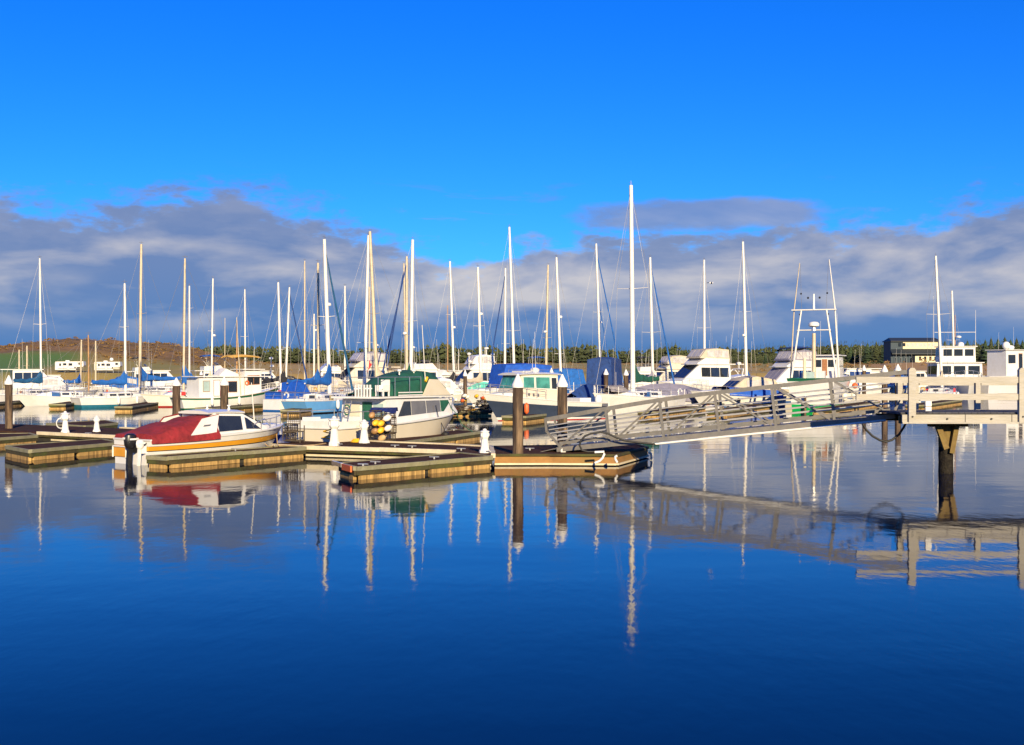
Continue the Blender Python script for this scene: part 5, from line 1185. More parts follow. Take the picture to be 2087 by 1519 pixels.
def navy_boat():
    hdr = R(215); root = empty('pilothouse_boat', V(1.85, 78.6, 0), hdr); L, B = 9.0, 3.0
    H = Hull(root, L, B, 1.05, 1.72, 'navy_gel', 'red_paint', 'white_gel', ts=.86, rake=1.2, srake=-.05, wl=.80, bf=1.9, dip=0, upow=1.3, boot_h=.05,
             bands=[('lower_stripe', 'white_gel', .10), ('hull', 'navy_gel', .74), ('topside', 'white_gel', 1.0)])
    dk = H.deck
    House(root, 'trunk_cabin', [(2.5, dk(2.5)-.02, dk(2.5)+.26, .95, .80), (3.5, dk(3.5)-.02, dk(3.5)+.12, .5, .4), (3.9, dk(3.9)-.02, dk(3.9)+.02, .3, .2)], 'white_gel')
    c = House(root, 'pilothouse', [(2.75, dk(2.5), dk(2.5)+.12, 1.02, .98), (2.25, dk(2.2)-.02, 2.86, 1.08, .98), (-.55, dk(-.5)-.02, 2.86, 1.14, 1.02)], 'cream_gel', .05)
    c.win(1.30, 2.10, .46, .90, 'green_glass', frame='white_gel'); c.win(.10, 1.15, .46, .90, 'green_glass', skew0=.0, frame='white_gel'); c.win(-.42, -.05, .46, .88, 'glass', frame='white_gel'); c.front(0, 1, 3, .32, .92, 'green_glass')
    for x in (.95, 1.30, 1.65): MB().slab([c.side(x, .10, 1), c.side(x+.14, .10, 1), c.side(x+.14, .24, 1), c.side(x, .24, 1)], .012, .02, V(x, 0, 2)).build('hull_vent', 'ink', root)
    rr = []
    for i in range(6):
        x = 2.55-3.4*i/5; z = 2.93+.06*math.sin(math.pi*i/5); rr.append([V(x, -1.14, z-.05), V(x, -.6, z+.05), V(x, .6, z+.05), V(x, 1.14, z-.05), V(x, 1.1, z-.10), V(x, -1.1, z-.10)])
    MB().loft(rr).build('pilothouse_roof', 'white_gel', root, smooth=50)
    MB().lathe([(.26, 0), (.30, .05), (.30, .16), (.16, .25), (.01, .27)], 12, (.5, 0, 3.05)).build('radar_dome', 'white_plastic', root, smooth=40)
    MB().box((1.5, 0, 3.05), (.7, 1.2, .10)).build('roof_hatch', 'white_gel', root)
    antenna(root, (1.0, .8, 2.95), 2.6, .1); antenna(root, (.2, -.7, 2.95), 2.2, -.1)
    rail(root, [V(1.9, .9, 2.98), V(0, .95, 2.98), V(0, -.95, 2.98), V(1.9, -.9, 2.98)], .18, .014, name='roof_rail')
    hull_rail(root, H, .6, 4.1, .62, 6, wrap=True, r=.018, name='bow_rail')
    MB().box((-3.0, .0, 1.16), (.9, 1.5, .4)).build('engine_box', 'white_gel', root)
    MB().box((-4.55, .0, .8), (.3, 2.2, .5)).build('transom_bracket', 'white_gel', root)
    o = MB(); o.lathe([(.16, 0), (.24, .1), (.25, .4), (.15, .6), (.02, .64)], 10, (-4.85, -.2, .9)); o.build('outboard', 'white_plastic', root, smooth=40)
    MB().slab([V(-4.4, H.edge(-4.4, -.03), .82), V(-3.9, H.edge(-3.9, -.03), .82), V(-3.9, H.edge(-3.9, -.03), 1.0), V(-4.4, H.edge(-4.4, -.03), 1.0)], .01, .02, V(-4, 0, .9)).build('registration_mark', 'ink', root)
    fender(root, H, -.6, 1, 'buoy_white', .18); fender(root, H, 2.2, 1, 'orange_paint', .15)
    tag(root, 'navy hulled pilothouse boat with cream cabin and greenish windows', 'motor boat', 'motor boats moored in the marina')
navy_boat()

def fishing_vessel():
    hdr = R(66); root = empty('fishing_vessel', G(1652, 838)+V(6*math.cos(hdr), 6*math.sin(hdr), 0), hdr); L, B = 12.0, 4.1
    H = Hull(root, L, B, 2.5, 2.95, 'white_gel', 'bright_green_paint', 'grey_gel', ts=.90, rake=1.4, srake=.25, wl=.80, bf=1.8, dip=.1, upow=1.3, boot_h=.50, bands=[('hull', 'white_gel', .90), ('sheer_stripe', 'green_paint', 1.0)], rail='green_paint', rail_r=.06)
    dk = H.deck
    c = House(root, 'wheelhouse', [(3.3, dk(3)-.05, dk(3)+.5, 1.0, .95), (3.0, dk(3)-.3, 4.3, 1.1, 1.05), (.4, dk(.4)-.3, 4.3, 1.15, 1.1)], 'white_gel', .06)
    c.row(.6, 2.8, 3, .55, .85, m='glass'); c.front(0, 1, 3, .3, .9, 'glass')
    for y0, y1, z0, z1, nm, mm in ((-.9, -.25, 3.45, 4.05, 'window', 'glass'), (.30, .95, 3.45, 4.05, 'window', 'glass'), (-.18, .24, 2.75, 4.1, 'door', 'teak')):
        MB().slab([V(.40, y0, z0), V(.40, y1, z0), V(.40, y1, z1), V(.40, y0, z1)], .02, .03, V(2, 0, 3.5)).build(nm, mm, root)
    MB().box((1.6, 0, 4.42), (3.2, 2.6, .08)).build('wheelhouse_roof', 'grey_gel', root)
    for y in (-1.2, -.5, .9): MB().box((-4.0-.3*y, y, 2.85), (.6, .5, .55)).build('fish_tote', 'grey_gel' if y < 0 else 'blue_paint', root)
    a = MB()
    zt = 7.95
    for sg in (1, -1): a.tube(V(-4.6, sg*1.75, 2.6), V(-4.6, sg*.98, zt), .085, .06, 8)
    a.tube(V(-4.6, -1.75, zt), V(-4.6, 1.75, zt), .055, n=8); a.tube(V(-4.6, -1.30, 6.35), V(-4.6, 1.30, 6.35), .045, n=8); a.build('gantry', 'white_mast', root, smooth=60)
    MB().tube(V(-4.6, 0, 2.4), V(-4.6, 0, 6.1), .17, .14, 10).build('exhaust_mast', 'tan_mast', root, smooth=60)
    MB().tube(V(-4.6, 0, 6.3), V(-4.6, 0, 6.62), .2, .16, 10).build('radar_pedestal', 'steel', root); MB().lathe([(.30, 0), (.42, .08), (.42, .26), (.30, .38), (.02, .42)], 12, (-4.6, 0, 6.6)).build('radar_dome', 'white_plastic', root, smooth=40)
    MB().tube(V(-4.6, 0, zt), V(-4.6, 0, zt+1.25), .09, .06, 8).build('masthead_light', 'white_plastic', root)
    for y in (-.45, .45): MB().ball((-4.6, y, zt+.95), .09, 7, 5).build('block', 'rubber', root)
    for sg, h, r0 in ((1, 11.7, .065), (-1, 11.9, .085)):
        MB().path([V(-4.3, sg*1.9, 2.4), V(-4.35, sg*1.6, zt), V(-4.4, sg*1.15, h)], r0, 7, .03).build('trolling_pole', 'tan_mast' if sg > 0 else 'white_mast', root)
        MB().tube(V(-4.4, sg*1.1, h-.1), V(-4.6, sg*.95, zt), .012, n=4).build('stay_wire', 'rig', root); MB().ball((-4.5, sg*1.02, zt+1.3), .08, 7, 5).build('block', 'rubber', root)
        for z in (6.2, 7.6): MB().ball((-4.55, sg*(1.05+.12*(8-z)), z), .08, 7, 5).build('block', 'rubber', root)
    MB().box((-4.9, .35, 2.75), (.7, .9, .6)).build('winch', 'pale_glass', root); MB().tube(V(-5.3, .6, 2.4), V(-5.3, .6, 4.1), .12, n=8).build('bollard_post', 'siding_cream', root)
    antenna(root, (1.2, .5, 4.3), 3.0); antenna(root, (1.6, -.8, 4.3), 3.6)
    for i, x in enumerate((-3.5, -1.5, .8, 2.6)): fender(root, H, x, 1 if i % 2 else -1, 'buoy_white', .2)
    MB().ball((2.6, -H.edge(2.6, -.25), 1.9), .25).build('buoy_fender', 'orange_paint', root)
    hull_rail(root, H, 3.4, 5.6, .5, 4, wrap=True, r=.025, name='bow_rail', m='white_mast')
    tag(root, 'white fishing vessel with green trim and a tall white gantry with poles', 'fishing boat', 'motor boats moored in the marina')
fishing_vessel()

def pilothouse_yacht():
    hdr = R(262); root = empty('pilothouse_yacht', G(1975, 811.5)+V(0, 4, 0), hdr); L, B = 14.0, 5.0
    H = Hull(root, L, B, 1.5, 2.5, 'white_gel', 'red_paint', 'white_gel', ts=.85, rake=1.3, wl=.8, bf=2.1, dip=0.1, upow=1.2)
    def tier(name, x1, x0, z0, z1, w, trim):
        c = House(root, name, [(x1, z0, z1, w, w*.97), (x0, z0, z1, w, w*.97)], 'white_gel', .06)
        for k in range(3):
            y = (-.62+.62*k)*w; f = MB().slab([V(x1, y-.25*w, z0+(z1-z0)*.40), V(x1, y+.25*w, z0+(z1-z0)*.40), V(x1, y+.25*w, z0+(z1-z0)*.86), V(x1, y-.25*w, z0+(z1-z0)*.86)], .02, .03, V(0, 0, z0)).build('windscreen', 'glass', root)
        c.row(x0+.3, x1-.25, 4, .42, .85, m='glass', frame='teak')
        MB().box(((x0+x1)/2, 0, z1+.09), (x1-x0+.5, 2*w+.3, .08)).build('roof_slab', 'white_gel', root)
        return c
    tier('lower_house', 1.6, -4.5, 1.9, 4.1, 2.65, 'teak'); tier('upper_house', .9, -2.6, 4.28, 6.05, 2.0, 'teak')
    MB().box((1.63, .0, 2.25), (.03, 2.0, .35)).build('teak_panel', 'teak', root)
    MB().tube(V(-1, 0, 6.0), V(-1, 0, 10.0), .08, .04, 7).build('mast', 'wood_mast', root); MB().tube(V(-1, -2.4, 7.9), V(-1, 2.4, 7.9), .03, n=5).build('crosstree', 'white_mast', root)
    for y, h in ((-2.5, 6.3), (2.4, 4.6)): antenna(root, (-1, y, 6.0), h, 0, r=.03)
    radar_dome(root, V(-.4, .3, 7.2), .32); MB().lathe([(.35, 0), (.4, .2), (.3, .5), (.02, .6)], 10, (-.2, .5, 6.1)).build('radar_dome', 'white_plastic', root, smooth=40)
    hull_rail(root, H, 1.5, 6.4, .8, 6, wrap=True, r=.03, name='bow_rail'); fender(root, H, -1, 1)
    tag(root, 'white two deck pilothouse yacht with three front windows on each deck', 'motor boat', 'motor boats moored in the marina')
    hdr = R(30); root = empty('pilothouse_boat', G(2056, 808), hdr); L, B = 11.0, 3.8
    H = Hull(root, L, B, 2.5, 3.4, 'grey_gel', 'red_paint', 'grey_gel', ts=.8, rake=1.2, wl=.85, bf=2, upow=1.2)
    c = House(root, 'wheelhouse', [(1.8, 2.6, 5.7, 1.35, 1.3), (-2.3, 2.4, 5.7, 1.45, 1.4)], 'white_gel', .06)
    c.win(-1.9, -.5, .52, .85, 'glass', frame='white_gel'); c.win(.15, .85, .30, .88, 'glass', frame='teak', name='door'); c.win(1.15, 1.65, .52, .86, 'clear_vinyl', frame='white_gel')
    MB().box((-.2, 0, 5.82), (4.7, 3.1, .09)).build('roof_slab', 'white_gel', root); MB().ball((-.5, 0, 6.40), .5, 10, 6).build('satellite_dome', 'white_plastic', root, smooth=50); MB().ball((.6, .2, 6.15), .38, 8, 5, (1.6, 1, .8)).build('life_raft', 'white_plastic', root, smooth=50)
    antenna(root, (-1.9, 0, 5.8), 2.2); antenna(root, (1.3, .3, 5.8), 3.0)
    hull_rail(root, H, 1.5, 5.0, .8, 5, wrap=True, r=.025, name='bow_rail')
    tag(root, 'cream wheelhouse boat with an orange framed door at the right edge', 'motor boat', 'motor boats moored in the marina')
pilothouse_yacht()
# ------------------------------------------------------------------ the fleet behind: floats first
def far_float(px0, y0, px1, y1, w, label, name='finger_dock', grp='far finger docks', z=.40, seg=6):
    a, b = G(px0, y0, z), G(px1, y1, z); d = (b-a).normalized(); n = Vector((-d.y, d.x, 0))
    return dock_float(name, label, [a[:2], b[:2], (b+n*w)[:2], (a+n*w)[:2]], z=z, seg=seg, group=grp)
far_float(268, 829, 326, 820, 1.2, 'mossy finger dock beyond the left white pedestal beside the blue striped hull')
far_float(430, 832, 556, 823.5, 1.2, 'mossy finger dock along the green trimmed fishing boat')
far_float(608, 836, 688, 825, 1.2, 'mossy finger dock between the blue canvas sailboat and the sky blue hull')
far_float(1070, 849, 1180, 836, 1.4, 'mossy finger dock along the navy pilothouse boat')
far_float(132, 824, 182, 817, 1.2, 'mossy finger dock behind the white hull with wooden mast')
far_float(-20, 823, 92, 815, 1.2, 'mossy finger dock at the far left under the white sailboats')
far_float(1340, 840, 1475, 823, 1.3, 'finger dock seen through the middle of the gangway railing')
far_float(1480, 838, 1570, 824, 1.3, 'finger dock seen through the gangway left of the green bottomed vessel')
far_float(1695, 834, 1800, 818, 1.3, 'finger dock seen through the gangway right of the green bottomed vessel')
far_float(1880, 826, 1960, 815, 1.3, 'finger dock seen under the wooden pier railing')
far_float(895, 839, 1002, 836.5, 3.2, 'dock carrying the heap of crab pots ahead of the navy boat', name='walkway_dock', grp=None)
far_float(-300, 806, 2300, 802, 2.0, 'long far walkway running behind all the moored boats', name='walkway_dock', grp=None, seg=9)

SB = sailboat
SB('white sailboat with a teal sail cover nearest the left edge', 84, 821, 527, 62, 8.5, cover='teal_canvas', bdx=-3, sheer='grey_gel', boot='blue_paint', spread=(.50,), sw=.9)
SB('white sailboat with a broad blue waterline and a slim white mast', 256, 829, 578, 47, 8.2, cover='blue_canvas', boot='teal_paint', bootz=.24, bdx=-2, mr=.09, spread=(.6,))
SB('sailboat with a thick grey tan mast and a large blue sail cover', 285, 818, 498, 225, 10.5, mast='tan_mast', mr=.13, cover='blue_canvas', bdx=3, sw=1.0, bx=.46, peak=1.2, spread=(.515,))
SB('white sailboat with red waterline and blue sail cover behind the capped pile', 374, 829, 527, 216, 9.2, boot='red_paint', sheer='cream_gel', cover='blue_canvas', mast='tan_mast', bdx=3, mr=.09, peak=1.3, bx=.42)
SB('small white sailboat whose slim mast has two pairs of spreaders', 386, 813, 583, 220, 7.5, cover='blue_canvas', spread=(.45, .78), mr=.09)
SB('white sailboat with a small radome low on its white mast', 431, 811, 568, 45, 7.8, cover='tan_canvas', radar=.48, bdx=3, mr=.09)
SB('white sailboat masted just right of the dark trolling pole', 500, 810, 590, 50, 7.2, cover='black_canvas', mr=.075, bdx=-1)
SB('left one of the two white sailboats with black canvas', 573, 821, 576, 228, 8.2, cover='black_canvas', bdx=-6, mr=.10, spread=(.38,), dodger='black_canvas')
SB('right one of the two white sailboats with black canvas', 582, 812, 586, 48, 8.4, cover='black_canvas', jib='deep_blue_canvas', bdx=8, mr=.10, spread=(.40,), dodger='black_canvas')
SB('sailboat with a very slim tan mast left of the radome mast', 621, 808, 532, 50, 9, mast='tan_mast', mr=.085, cover=None)
sbx, Hx = SB('white sailboat with bright blue dodger and cockpit canvas showing its transom', 650, 834.5, 536, 56, 9.2, cover='blue_canvas', mast='tan_mast', dodger='royal_canvas', bdx=-2, mr=.095, srake=-.1)
def aft_canvas(root, H, L):
    rings = []
    for i in range(6):
        x = -.47*L+.16*L*i/5; e = H.edge(x, -.01); z = H.deck(x); rings.append([V(x, -e, z-.05), V(x, -e, z+.5), V(x, -e*.6, z+.62), V(x, e*.6, z+.62), V(x, e, z+.5), V(x, e, z-.05)])
    MB().loft(rings).build('cockpit_canvas', 'royal_canvas', root, smooth=40)
    for i in range(7): MB().box((-.5*L-.005, -.62+.21*i, .50+.02*math.sin(i*5)), (.02, .07+.03*(i % 2), .10)).build('name_letter', 'grey_gel', root)
aft_canvas(sbx, Hx, 9.2)
SB('short slim white mast boat carrying two small radomes', 640, 805, 640, 50, 6.0, boom=False, radar=.78, mr=.10, full=False)
SB('sky blue hulled sailboat with blue sail cover behind the large pedestal', 672, 839.5, 488, 70, 9.6, srake=.7, hull='sky_blue_gel', boot='black_paint', cover='blue_canvas', jib='teal_canvas', bdx=-11, mr=.13, radar=.58, bootz=.08, peak=1.4, spread=(.50,))
SB('white sailboat with a small green cover low on its white mast', 703, 809, 583, 52, 8, cover='green_canvas', spread=(.36,), sw=1.0, mr=.09)
SB('white sailboat with the left one of two tall masts rising together', 743, 823, 480, 52, 10.5, sheer='blue_paint', cover=None, bdx=8, mr=.13, spread=(.30,), sw=1.1)
SB('sailboat with the right one of two tall masts and a tan sail cover', 769, 828, 472, 226, 11, cover='tan_canvas', mast='tan_mast', bdx=-15, mr=.13, spread=(.48,), boom=True)
SB('distant sailboat whose slim tan mast shows between the two tall masts', 753, 803, 585, 50, 7, mast='tan_mast', full=False, mr=.12)
SB('white sailboat with a dark blue furled jib leaning left in front of the yacht', 828, 810, 537, 224, 8.6, mast='tan_mast', jib='deep_blue_canvas', bdx=-5, mr=.10, cover='tan_canvas')
SB('sailboat with a tan mast right beside the dark blue furled jib', 829, 819, 523, 226, 9.2, mast='tan_mast', jib='deep_blue_canvas', bdx=0, mr=.12, cover='green_canvas', spread=(.40,), radar=.42)
SB('sailboat with a tall thick white mast and pointed green cover', 837, 828.5, 489, 52, 10.2, cover='green_canvas', bdx=4, mr=.135, spread=(.46,), peak=1.4)
SB('white sailboat with a black cover and radome on its white mast', 926, 814, 533, 50, 8.6, hull='cream_gel', sheer='black_paint', cover='black_canvas', bdx=-9, radar=.48, mr=.11, spread=(.58,))
SB('white sailboat masted behind the white canvas flybridge boat', 981, 819, 545, 52, 8.4, hull='cream_gel', sheer='green_paint', cover='tan_canvas', bdx=-7, radar=.62, mr=.12)
SB('white sailboat with a dark furled jib left of the tall black covered mast', 1029, 807, 547, 226, 8.2, jib='deep_blue_canvas', bdx=1, mr=.12, spread=(.36,), cover='black_canvas')
SB('sailboat with a tall slim white mast and black sail cover', 1049, 816, 463, 52, 11, cover='black_canvas', bdx=-11, mr=.12, spread=(.35,), sw=1.1)
SB('sailboat with a stout tan mast carrying a radome and spreaders', 1112, 809, 540, 226, 8.8, mast='tan_mast', radar=.45, bdx=5, mr=.12, spread=(.40,), cover='tan_canvas')
SB('sailboat with a white mast rising behind the brown capped pile', 1144, 820, 525, 52, 9, sheer='red_paint', bdx=-10, mr=.11, radar=.55, spread=(.27,), sw=.6, cover='blue_canvas')
SB('white sailboat with two bright blue furled sails on slanting stays', 1225, 812, 497, 44, 10, jib='blue_canvas', jib2='blue_canvas', bdx=-10, mr=.12, radar=.45, cover=None, boom=False)
SB('tall masted white sailboat with a green sail cover behind the gangway', 1290, 843, 378, 235, 11.8, mz=.025, sheer='white_plastic', cover='green_canvas', bdx=-4, mr=.145, tender='grey_canvas', fbow=1.55, spread=(.50,), sw=1.3, peak=1.5, boot='white_gel', bx=.34)
SB('sailboat with a white mast and a single blue furled jib leaning right', 1331, 819, 525, 46, 9.4, jib='blue_canvas', bdx=-6, mr=.12, spread=(.43,), sw=1.2, cover='mauve_canvas')
SB('white sailboat masted behind the flybridge of the big motor yacht', 1436, 806, 530, 50, 8.4, mr=.13, spread=(.46,), sw=1.0, bdx=-1, cover='tan_canvas')
SB('sailboat with a radome low on its tall white mast near the express cruiser', 1522, 816, 493, 226, 9.6, mr=.13, bdx=-8, radar=.36, cover='blue_canvas')
SB('white sailboat with spreaders masted left of the two deck pilothouse yacht', 1920, 818, 522, 58, 9.4, mr=.12, bdx=-13, spread=(.56,), sw=1.2, cover='tan_canvas')
SB('small white sailboat masted just left of the pilothouse yacht bridge', 1946, 803, 593, 52, 7.4, mr=.13, bdx=-6, spread=(.48,), sw=.9, cover=None, full=False)
SB('old white boat with a wooden mast aft and its bow to the left', 181, 826.5, 683, 212, 8.2, mast='wood_mast', boom=False, mz=-.28, bdx=-1, mr=.06, cover=None, spread=(.6,), sw=.3, boot='white_gel', stay=False)
SB('small sailboat with a slim tan mast left of the wooden mast', 164, 808, 693, 50, 6, mast='tan_mast', full=False, mr=.10, cover='blue_canvas', bdx=2)
SB('small sailboat with a slim tan mast right of the wooden mast', 195, 806, 695, 50, 6, mast='tan_mast', full=False, mr=.10, cover=None)
SB('small distant sailboat with the taller tan mast near the left edge', 55, 805, 705, 50, 6, mast='tan_mast', full=False, mr=.10, cover=None)
SB('small distant sailboat with the shorter tan mast near the left edge', 39, 803, 713, 50, 5.6, mast='tan_mast', full=False, mr=.10, cover=None)

MO = motorboat
MO('white sedan cruiser with a small blue canopy behind the teal sail cover', 70, 812, 28, 9.5, style='sedan', bimini=None, ants=1)
troller('white wooden fishing boat with green sheer stripe and yellow canopy', 466, 832, 43, 9.8, canopy='yellow_canvas', ph=6.6)
yr, yH = MO('cream motor yacht with a mauve flybridge enclosure and dark canvas windscreen', 728, 813.5, 208, 11.5, B=4.0, hull='cream_gel', cabin='cream_gel', fly_enc='mauve_canvas', frontcover='black_canvas', ants=3, dome=True)
def red_flag():
    d = 128.0; p = AT(749, 772, d); k = d/FOC; f = empty('flag_staff', p); MB().tube(V(0, 0, -.6), V(.15, 0, 2.05), .03, n=6).build('staff', 'white_mast', f)
    rings = [[V(.15+.02+.05*math.sin(i*1.3)+.30*i/5*(.5+.1*i), .08*math.sin(i*1.1), 1.95-.09*i*(1)), V(-.02+.04*math.sin(i), .08*math.sin(i*1.4), .75-.03*i)] for i in range(6)]
    MB().loft(rings, caps=False, ring_closed=False).build('flag', 'flag_red', f); tag(f, 'red flag drooping from a staff in front of the cream motor yacht', 'flag')
red_flag()
MO('white flybridge cruiser with a radar arch behind the green canvas', 872, 813, 30, 9.6, style='fly', arch=True, dome=True, bimini=None, ants=2)
troller('fishing boat with an orange tan mast carrying two radomes', 905, 807, 50, 8.6, sheer='blue_paint', boot='red_paint', poles=False, ph=12.5)
MO('white flybridge boat with a rounded white canvas enclosure', 962, 812, 208, 9.4, fly_enc='white_gel', ants=3, dome=True)
MO('small white boat with a low cabin right of the cream cruiser flybridge', 917, 824, 28, 6.8, style='express', canvas='white_gel', ants=2, win='glass')
MO('boat wrapped in bright blue canvas behind the navy pilothouse boat', 1040, 828, 212, 10, style='express', canvas='deep_blue_canvas', cover='deep_blue_canvas', shelter=(-.36, .12, 3.75, 'royal_canvas'), ants=2)
MO('boat under a tall dark blue canvas shelter behind the tallest mast', 1240, 829, 74, 8.6, B=2.7, style='express', canvas='deep_blue_canvas', shelter=(-.46, .1, 4.25, 'deep_blue_canvas'), arch=True, ants=2, cover='deep_blue_canvas')
MO('white boat with a long blue canopy left of the tall blue shelter', 1172, 814, 24, 8.5, style='express', canvas='white_gel', shelter=(-.38, .05, 3.4, 'blue_canvas'), ants=2)
MO('large white motor yacht with dark saloon windows and tan flybridge enclosure', 1422, 815, 204, 12.2, B=4.4, fly_enc='tan_canvas', ants=4, nwin=3, dome=False, fb=2.1, fs=1.3)
MO('cream flybridge boat behind the left side of the big motor yacht', 1358, 807, 204, 10.5, cabin='cream_gel', fly_enc='tan_canvas', ants=2)
MO('express cruiser with tan canopy and a royal blue cover over the sides', 1497, 830, 202, 8.8, style='express', canvas='tan_canvas', cover='royal_canvas', ants=1)
MO('white cruiser with a curved radar arch and small teal canopy', 1531, 809, 28, 9.5, style='express', canvas='white_gel', arch=True, bimini=None, ants=2, dome=True)
MO('cream flybridge boat with dark blue bridge canvas behind the white gantry', 1602, 819, 204, 11, B=4.0, hull='cream_gel', fly_enc='mauve_canvas', bimini='deep_blue_canvas', frontcover='mauve_canvas', ants=3)
MO('white houseboat with blue curtained windows right of the gantry', 1724, 811, 204, 10.5, style='sedan', win='deep_blue_canvas', nwin=4, ants=2)
MO('low white motor boat with its bow at the left near the houseboat', 1775, 806, 28, 8.5, style='sedan', ants=1)
MO('small white launch behind the white hull with a wooden mast', 122, 812, 30, 7.0, style='express', canvas='grey_gel', ants=1)
MO('white cabin boat behind the blue sail covers left of the fishing boat', 330, 810, 28, 8.5, style='sedan', ants=2)
MO('white cabin boat behind the deckhouse of the green trimmed fishing boat', 445, 806, 28, 8.5, style='fly', ants=2, bimini='blue_canvas')
MO('white cabin boat with black canopy behind the bow of the green trimmed fishing boat', 540, 811, 28, 8.0, style='sedan', ants=2)
MO('white motor boat behind the sky blue hull and the tan tarps', 690, 820, 30, 8.2, style='express', canvas='tan_canvas', ants=1)
MO('cream cabin boat right of the white canvas enclosure', 1000, 809, 30, 8.0, style='sedan', cabin='cream_gel', ants=2, mast=3.0)
MO('small white boat between the blue shelter and the mauve tarp boat', 1300, 811, 204, 7.5, style='sedan', ants=3)

for lab, px, py, hd, L, kw in (
    ('small white cabin boat far behind the teal sail cover boat', 112, 804, 28, 7.0, dict(style='sedan')),
    ('low white boat far behind the blue striped sailboat hull', 235, 806, 204, 7.2, dict(style='express', canvas='blue_canvas')),
    ('white cabin boat far behind the large blue sail cover', 300, 802, 28, 7.6, dict(style='fly', bimini='black_canvas')),
    ('white sedan boat far behind the yellow canopy', 500, 803, 204, 7.5, dict(style='sedan')),
    ('white boat with black canvas far behind the two black canvas sailboats', 600, 803, 28, 7.6, dict(style='express', canvas='black_canvas')),
    ('white flybridge boat far behind the bright blue dodger', 660, 803, 204, 8.4, dict(style='fly', arch=True)),
    ('cream boat far behind the green flybridge canvas', 800, 804, 28, 8.2, dict(style='sedan', cabin='cream_gel')),
    ('white boat with a mast behind the white canvas flybridge boat', 945, 803, 28, 8.0, dict(style='sedan', mast=3.2)),
    ('white boat far behind the tall black covered mast', 1080, 803, 204, 8.0, dict(style='fly', bimini='blue_canvas')),
    ('white sedan boat far behind the brown capped pile', 1130, 805, 28, 7.6, dict(style='sedan')),
    ('white boat far behind the single blue furled jib', 1320, 803, 28, 7.8, dict(style='fly', bimini='black_canvas')),
    ('white boat with tan canvas far behind the express cruiser', 1470, 804, 204, 8.0, dict(style='express', canvas='tan_canvas', arch=True)),
    ('dark hulled boat far behind the white gantry', 1648, 804, 28, 8.4, dict(style='sedan', hull='navy_gel')),
    ('white boat with blue canvas far behind the rusty piles', 1815, 805, 204, 8.0, dict(style='express', canvas='blue_canvas')),
    ('white sedan boat moored below the dark boathouse', 1868, 803, 28, 8.2, dict(style='sedan', bimini=None))):
    MO(lab, px, py, hd, L, ants=2, **kw)
def tarp_boat(label, px, py, hd, L, tm):
    hdr = R(hd); r = empty('covered_boat', G(px, py), hdr); H = Hull(r, L, .27*L+.3, .7, 1.25, 'grey_gel', 'blue_paint', 'white_gel', ts=.7, rake=.9, wl=.8)
    rings = []
    for i in range(10):
        f = i/9; x = -.47*L+.95*L*f; e = H.edge(x, -.05); z = H.deck(x); hh = .25+1.0*math.sin(math.pi*min(.98, f*.8+.12))*(1+.05*math.sin(i*3))
        rings.append([V(x, -e, z-.25), V(x, -e, z+.05), V(x, -e*.5, z+hh*.66), V(x, 0, z+hh), V(x, e*.5, z+hh*.66), V(x, e, z+.05), V(x, e, z-.25)])
    MB().loft(rings, ring_closed=False, caps=False).build('boat_tarp', tm, r, smooth=60); hull_rail(r, H, .1*L, .46*L, .5, 4, wrap=True, name='bow_rail')
    MB().tube(V(-.4*L, 0, .8), V(-.4*L, 0, 2.2), .03, n=6).build('tarp_pole', 'steel', r); fender(r, H, 0, -1)
    tag(r, label, 'motor boat', 'motor boats moored in the marina')
tarp_boat('boat fully covered by a mauve grey tarp below the big motor yacht', 1368, 830, 206, 7.8, 'mauve_canvas')
tarp_boat('boat under a dark blue tarp between the navy boat and the tall mast', 1196, 833, 60, 6.0, 'deep_blue_canvas')
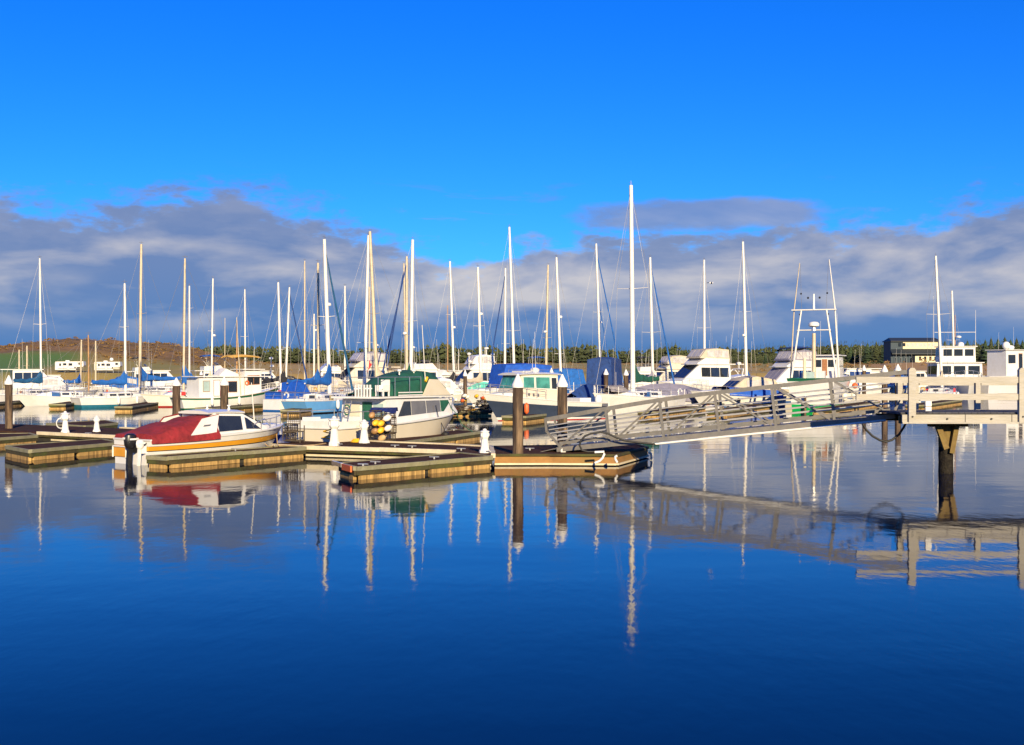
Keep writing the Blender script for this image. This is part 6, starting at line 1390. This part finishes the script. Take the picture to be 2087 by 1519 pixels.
def skiffs():
    for px, py, hd, m, l in ((1418, 838, 200, 'grey_gel', 'grey skiff seen through the gangway railing beside the float'), (1545, 832, 20, 'navy_gel', 'dark skiff seen through the gangway left of the green bottomed vessel'), (1768, 828, 200, 'white_gel', 'white skiff seen between gangway and pier railing')):
        r = empty('skiff', G(px, py), R(hd)); H = Hull(r, 3.6, 1.4, .42, .6, m, m, 'grey_gel', ts=.8, rake=.4, wl=.75, n=10, boot_h=.05)
        for x in (-.8, .3): MB().box((x, 0, .46), (.25, 1.1, .05)).build('thwart', 'teak', r)
        o = MB(); o.lathe([(.1, 0), (.16, .1), (.15, .3), (.02, .38)], 8, (-1.85, 0, .5)); o.build('outboard', 'black_paint', r, smooth=40)
        tag(r, l, 'skiff')
skiffs()
tarp_boat('small boat under a mint tarp behind the slim dark pile', 982, 822, 30, 4.0, 'mint_canvas')

def lamp_radar_post(px, wy, ty, label):
    p = G(px, wy, .4); d = p.y; h = EYE-(ty-CYP)*d/FOC - .4; r = empty('lamp_radar_post', p); MB().tube(V(0, 0, 0), V(0, 0, h), .06, .045, 7).build('post', 'white_mast', r)
    for z, x in ((h-.1, 0), (h-1.0, .12), (h-2.3, -.1)): MB().lathe([(.05, -.12), (.24, -.08), (.26, .05), (.12, .16), (.01, .18)], 9, (x, 0, z)).build('lamp_radar_head', 'white_plastic', r, smooth=40)
    tag(r, label, 'lamp post', 'white lamp posts on the far walkway')
lamp_radar_post(552.5, 805.5, 729, 'white lamp post with stacked lamp heads left of the black canvas sailboats')
lamp_radar_post(1004, 805, 721, 'white radar post with stacked radomes left of the tall black covered mast')  # radar of a moored boat, built with the lamp post shape
lamp_radar_post(956, 805.2, 720, 'white radar post rising behind the rounded white canvas enclosure')  # another boat's radar on its post, same shape as the lamp post

# ------------------------------------------------------------------ a gull over the masts
def gull():
    p = AT(1449.5, 577, 70); r = empty('gull', p, .4); r.scale = (.7, .7, .7); MB().ball((0, 0, 0), .09, 8, 6, (2.0, 1, 1)).build('body', 'bird_white', r, smooth=60)
    for sg in (1, -1):
        m = MB(); m.loft([[V(.07-.02*i, sg*.12*i, .05*math.sin(i*.8)+.02), V(-.09-.015*i, sg*.12*i, .05*math.sin(i*.8)+.02)] for i in range(5)], caps=False, ring_closed=False); m.build('wing', 'bird_white', r)
    tag(r, 'white gull flying right of the mast behind the motor yacht', 'gull')
gull()

# wired check of names left by helpers: nothing without a parent may go untagged
for o in list(S.objects):
    if o.parent is None and o.type in ('MESH', 'EMPTY') and not o.get('label') and not o.get('kind'):
        print('UNTAGGED', o.name)
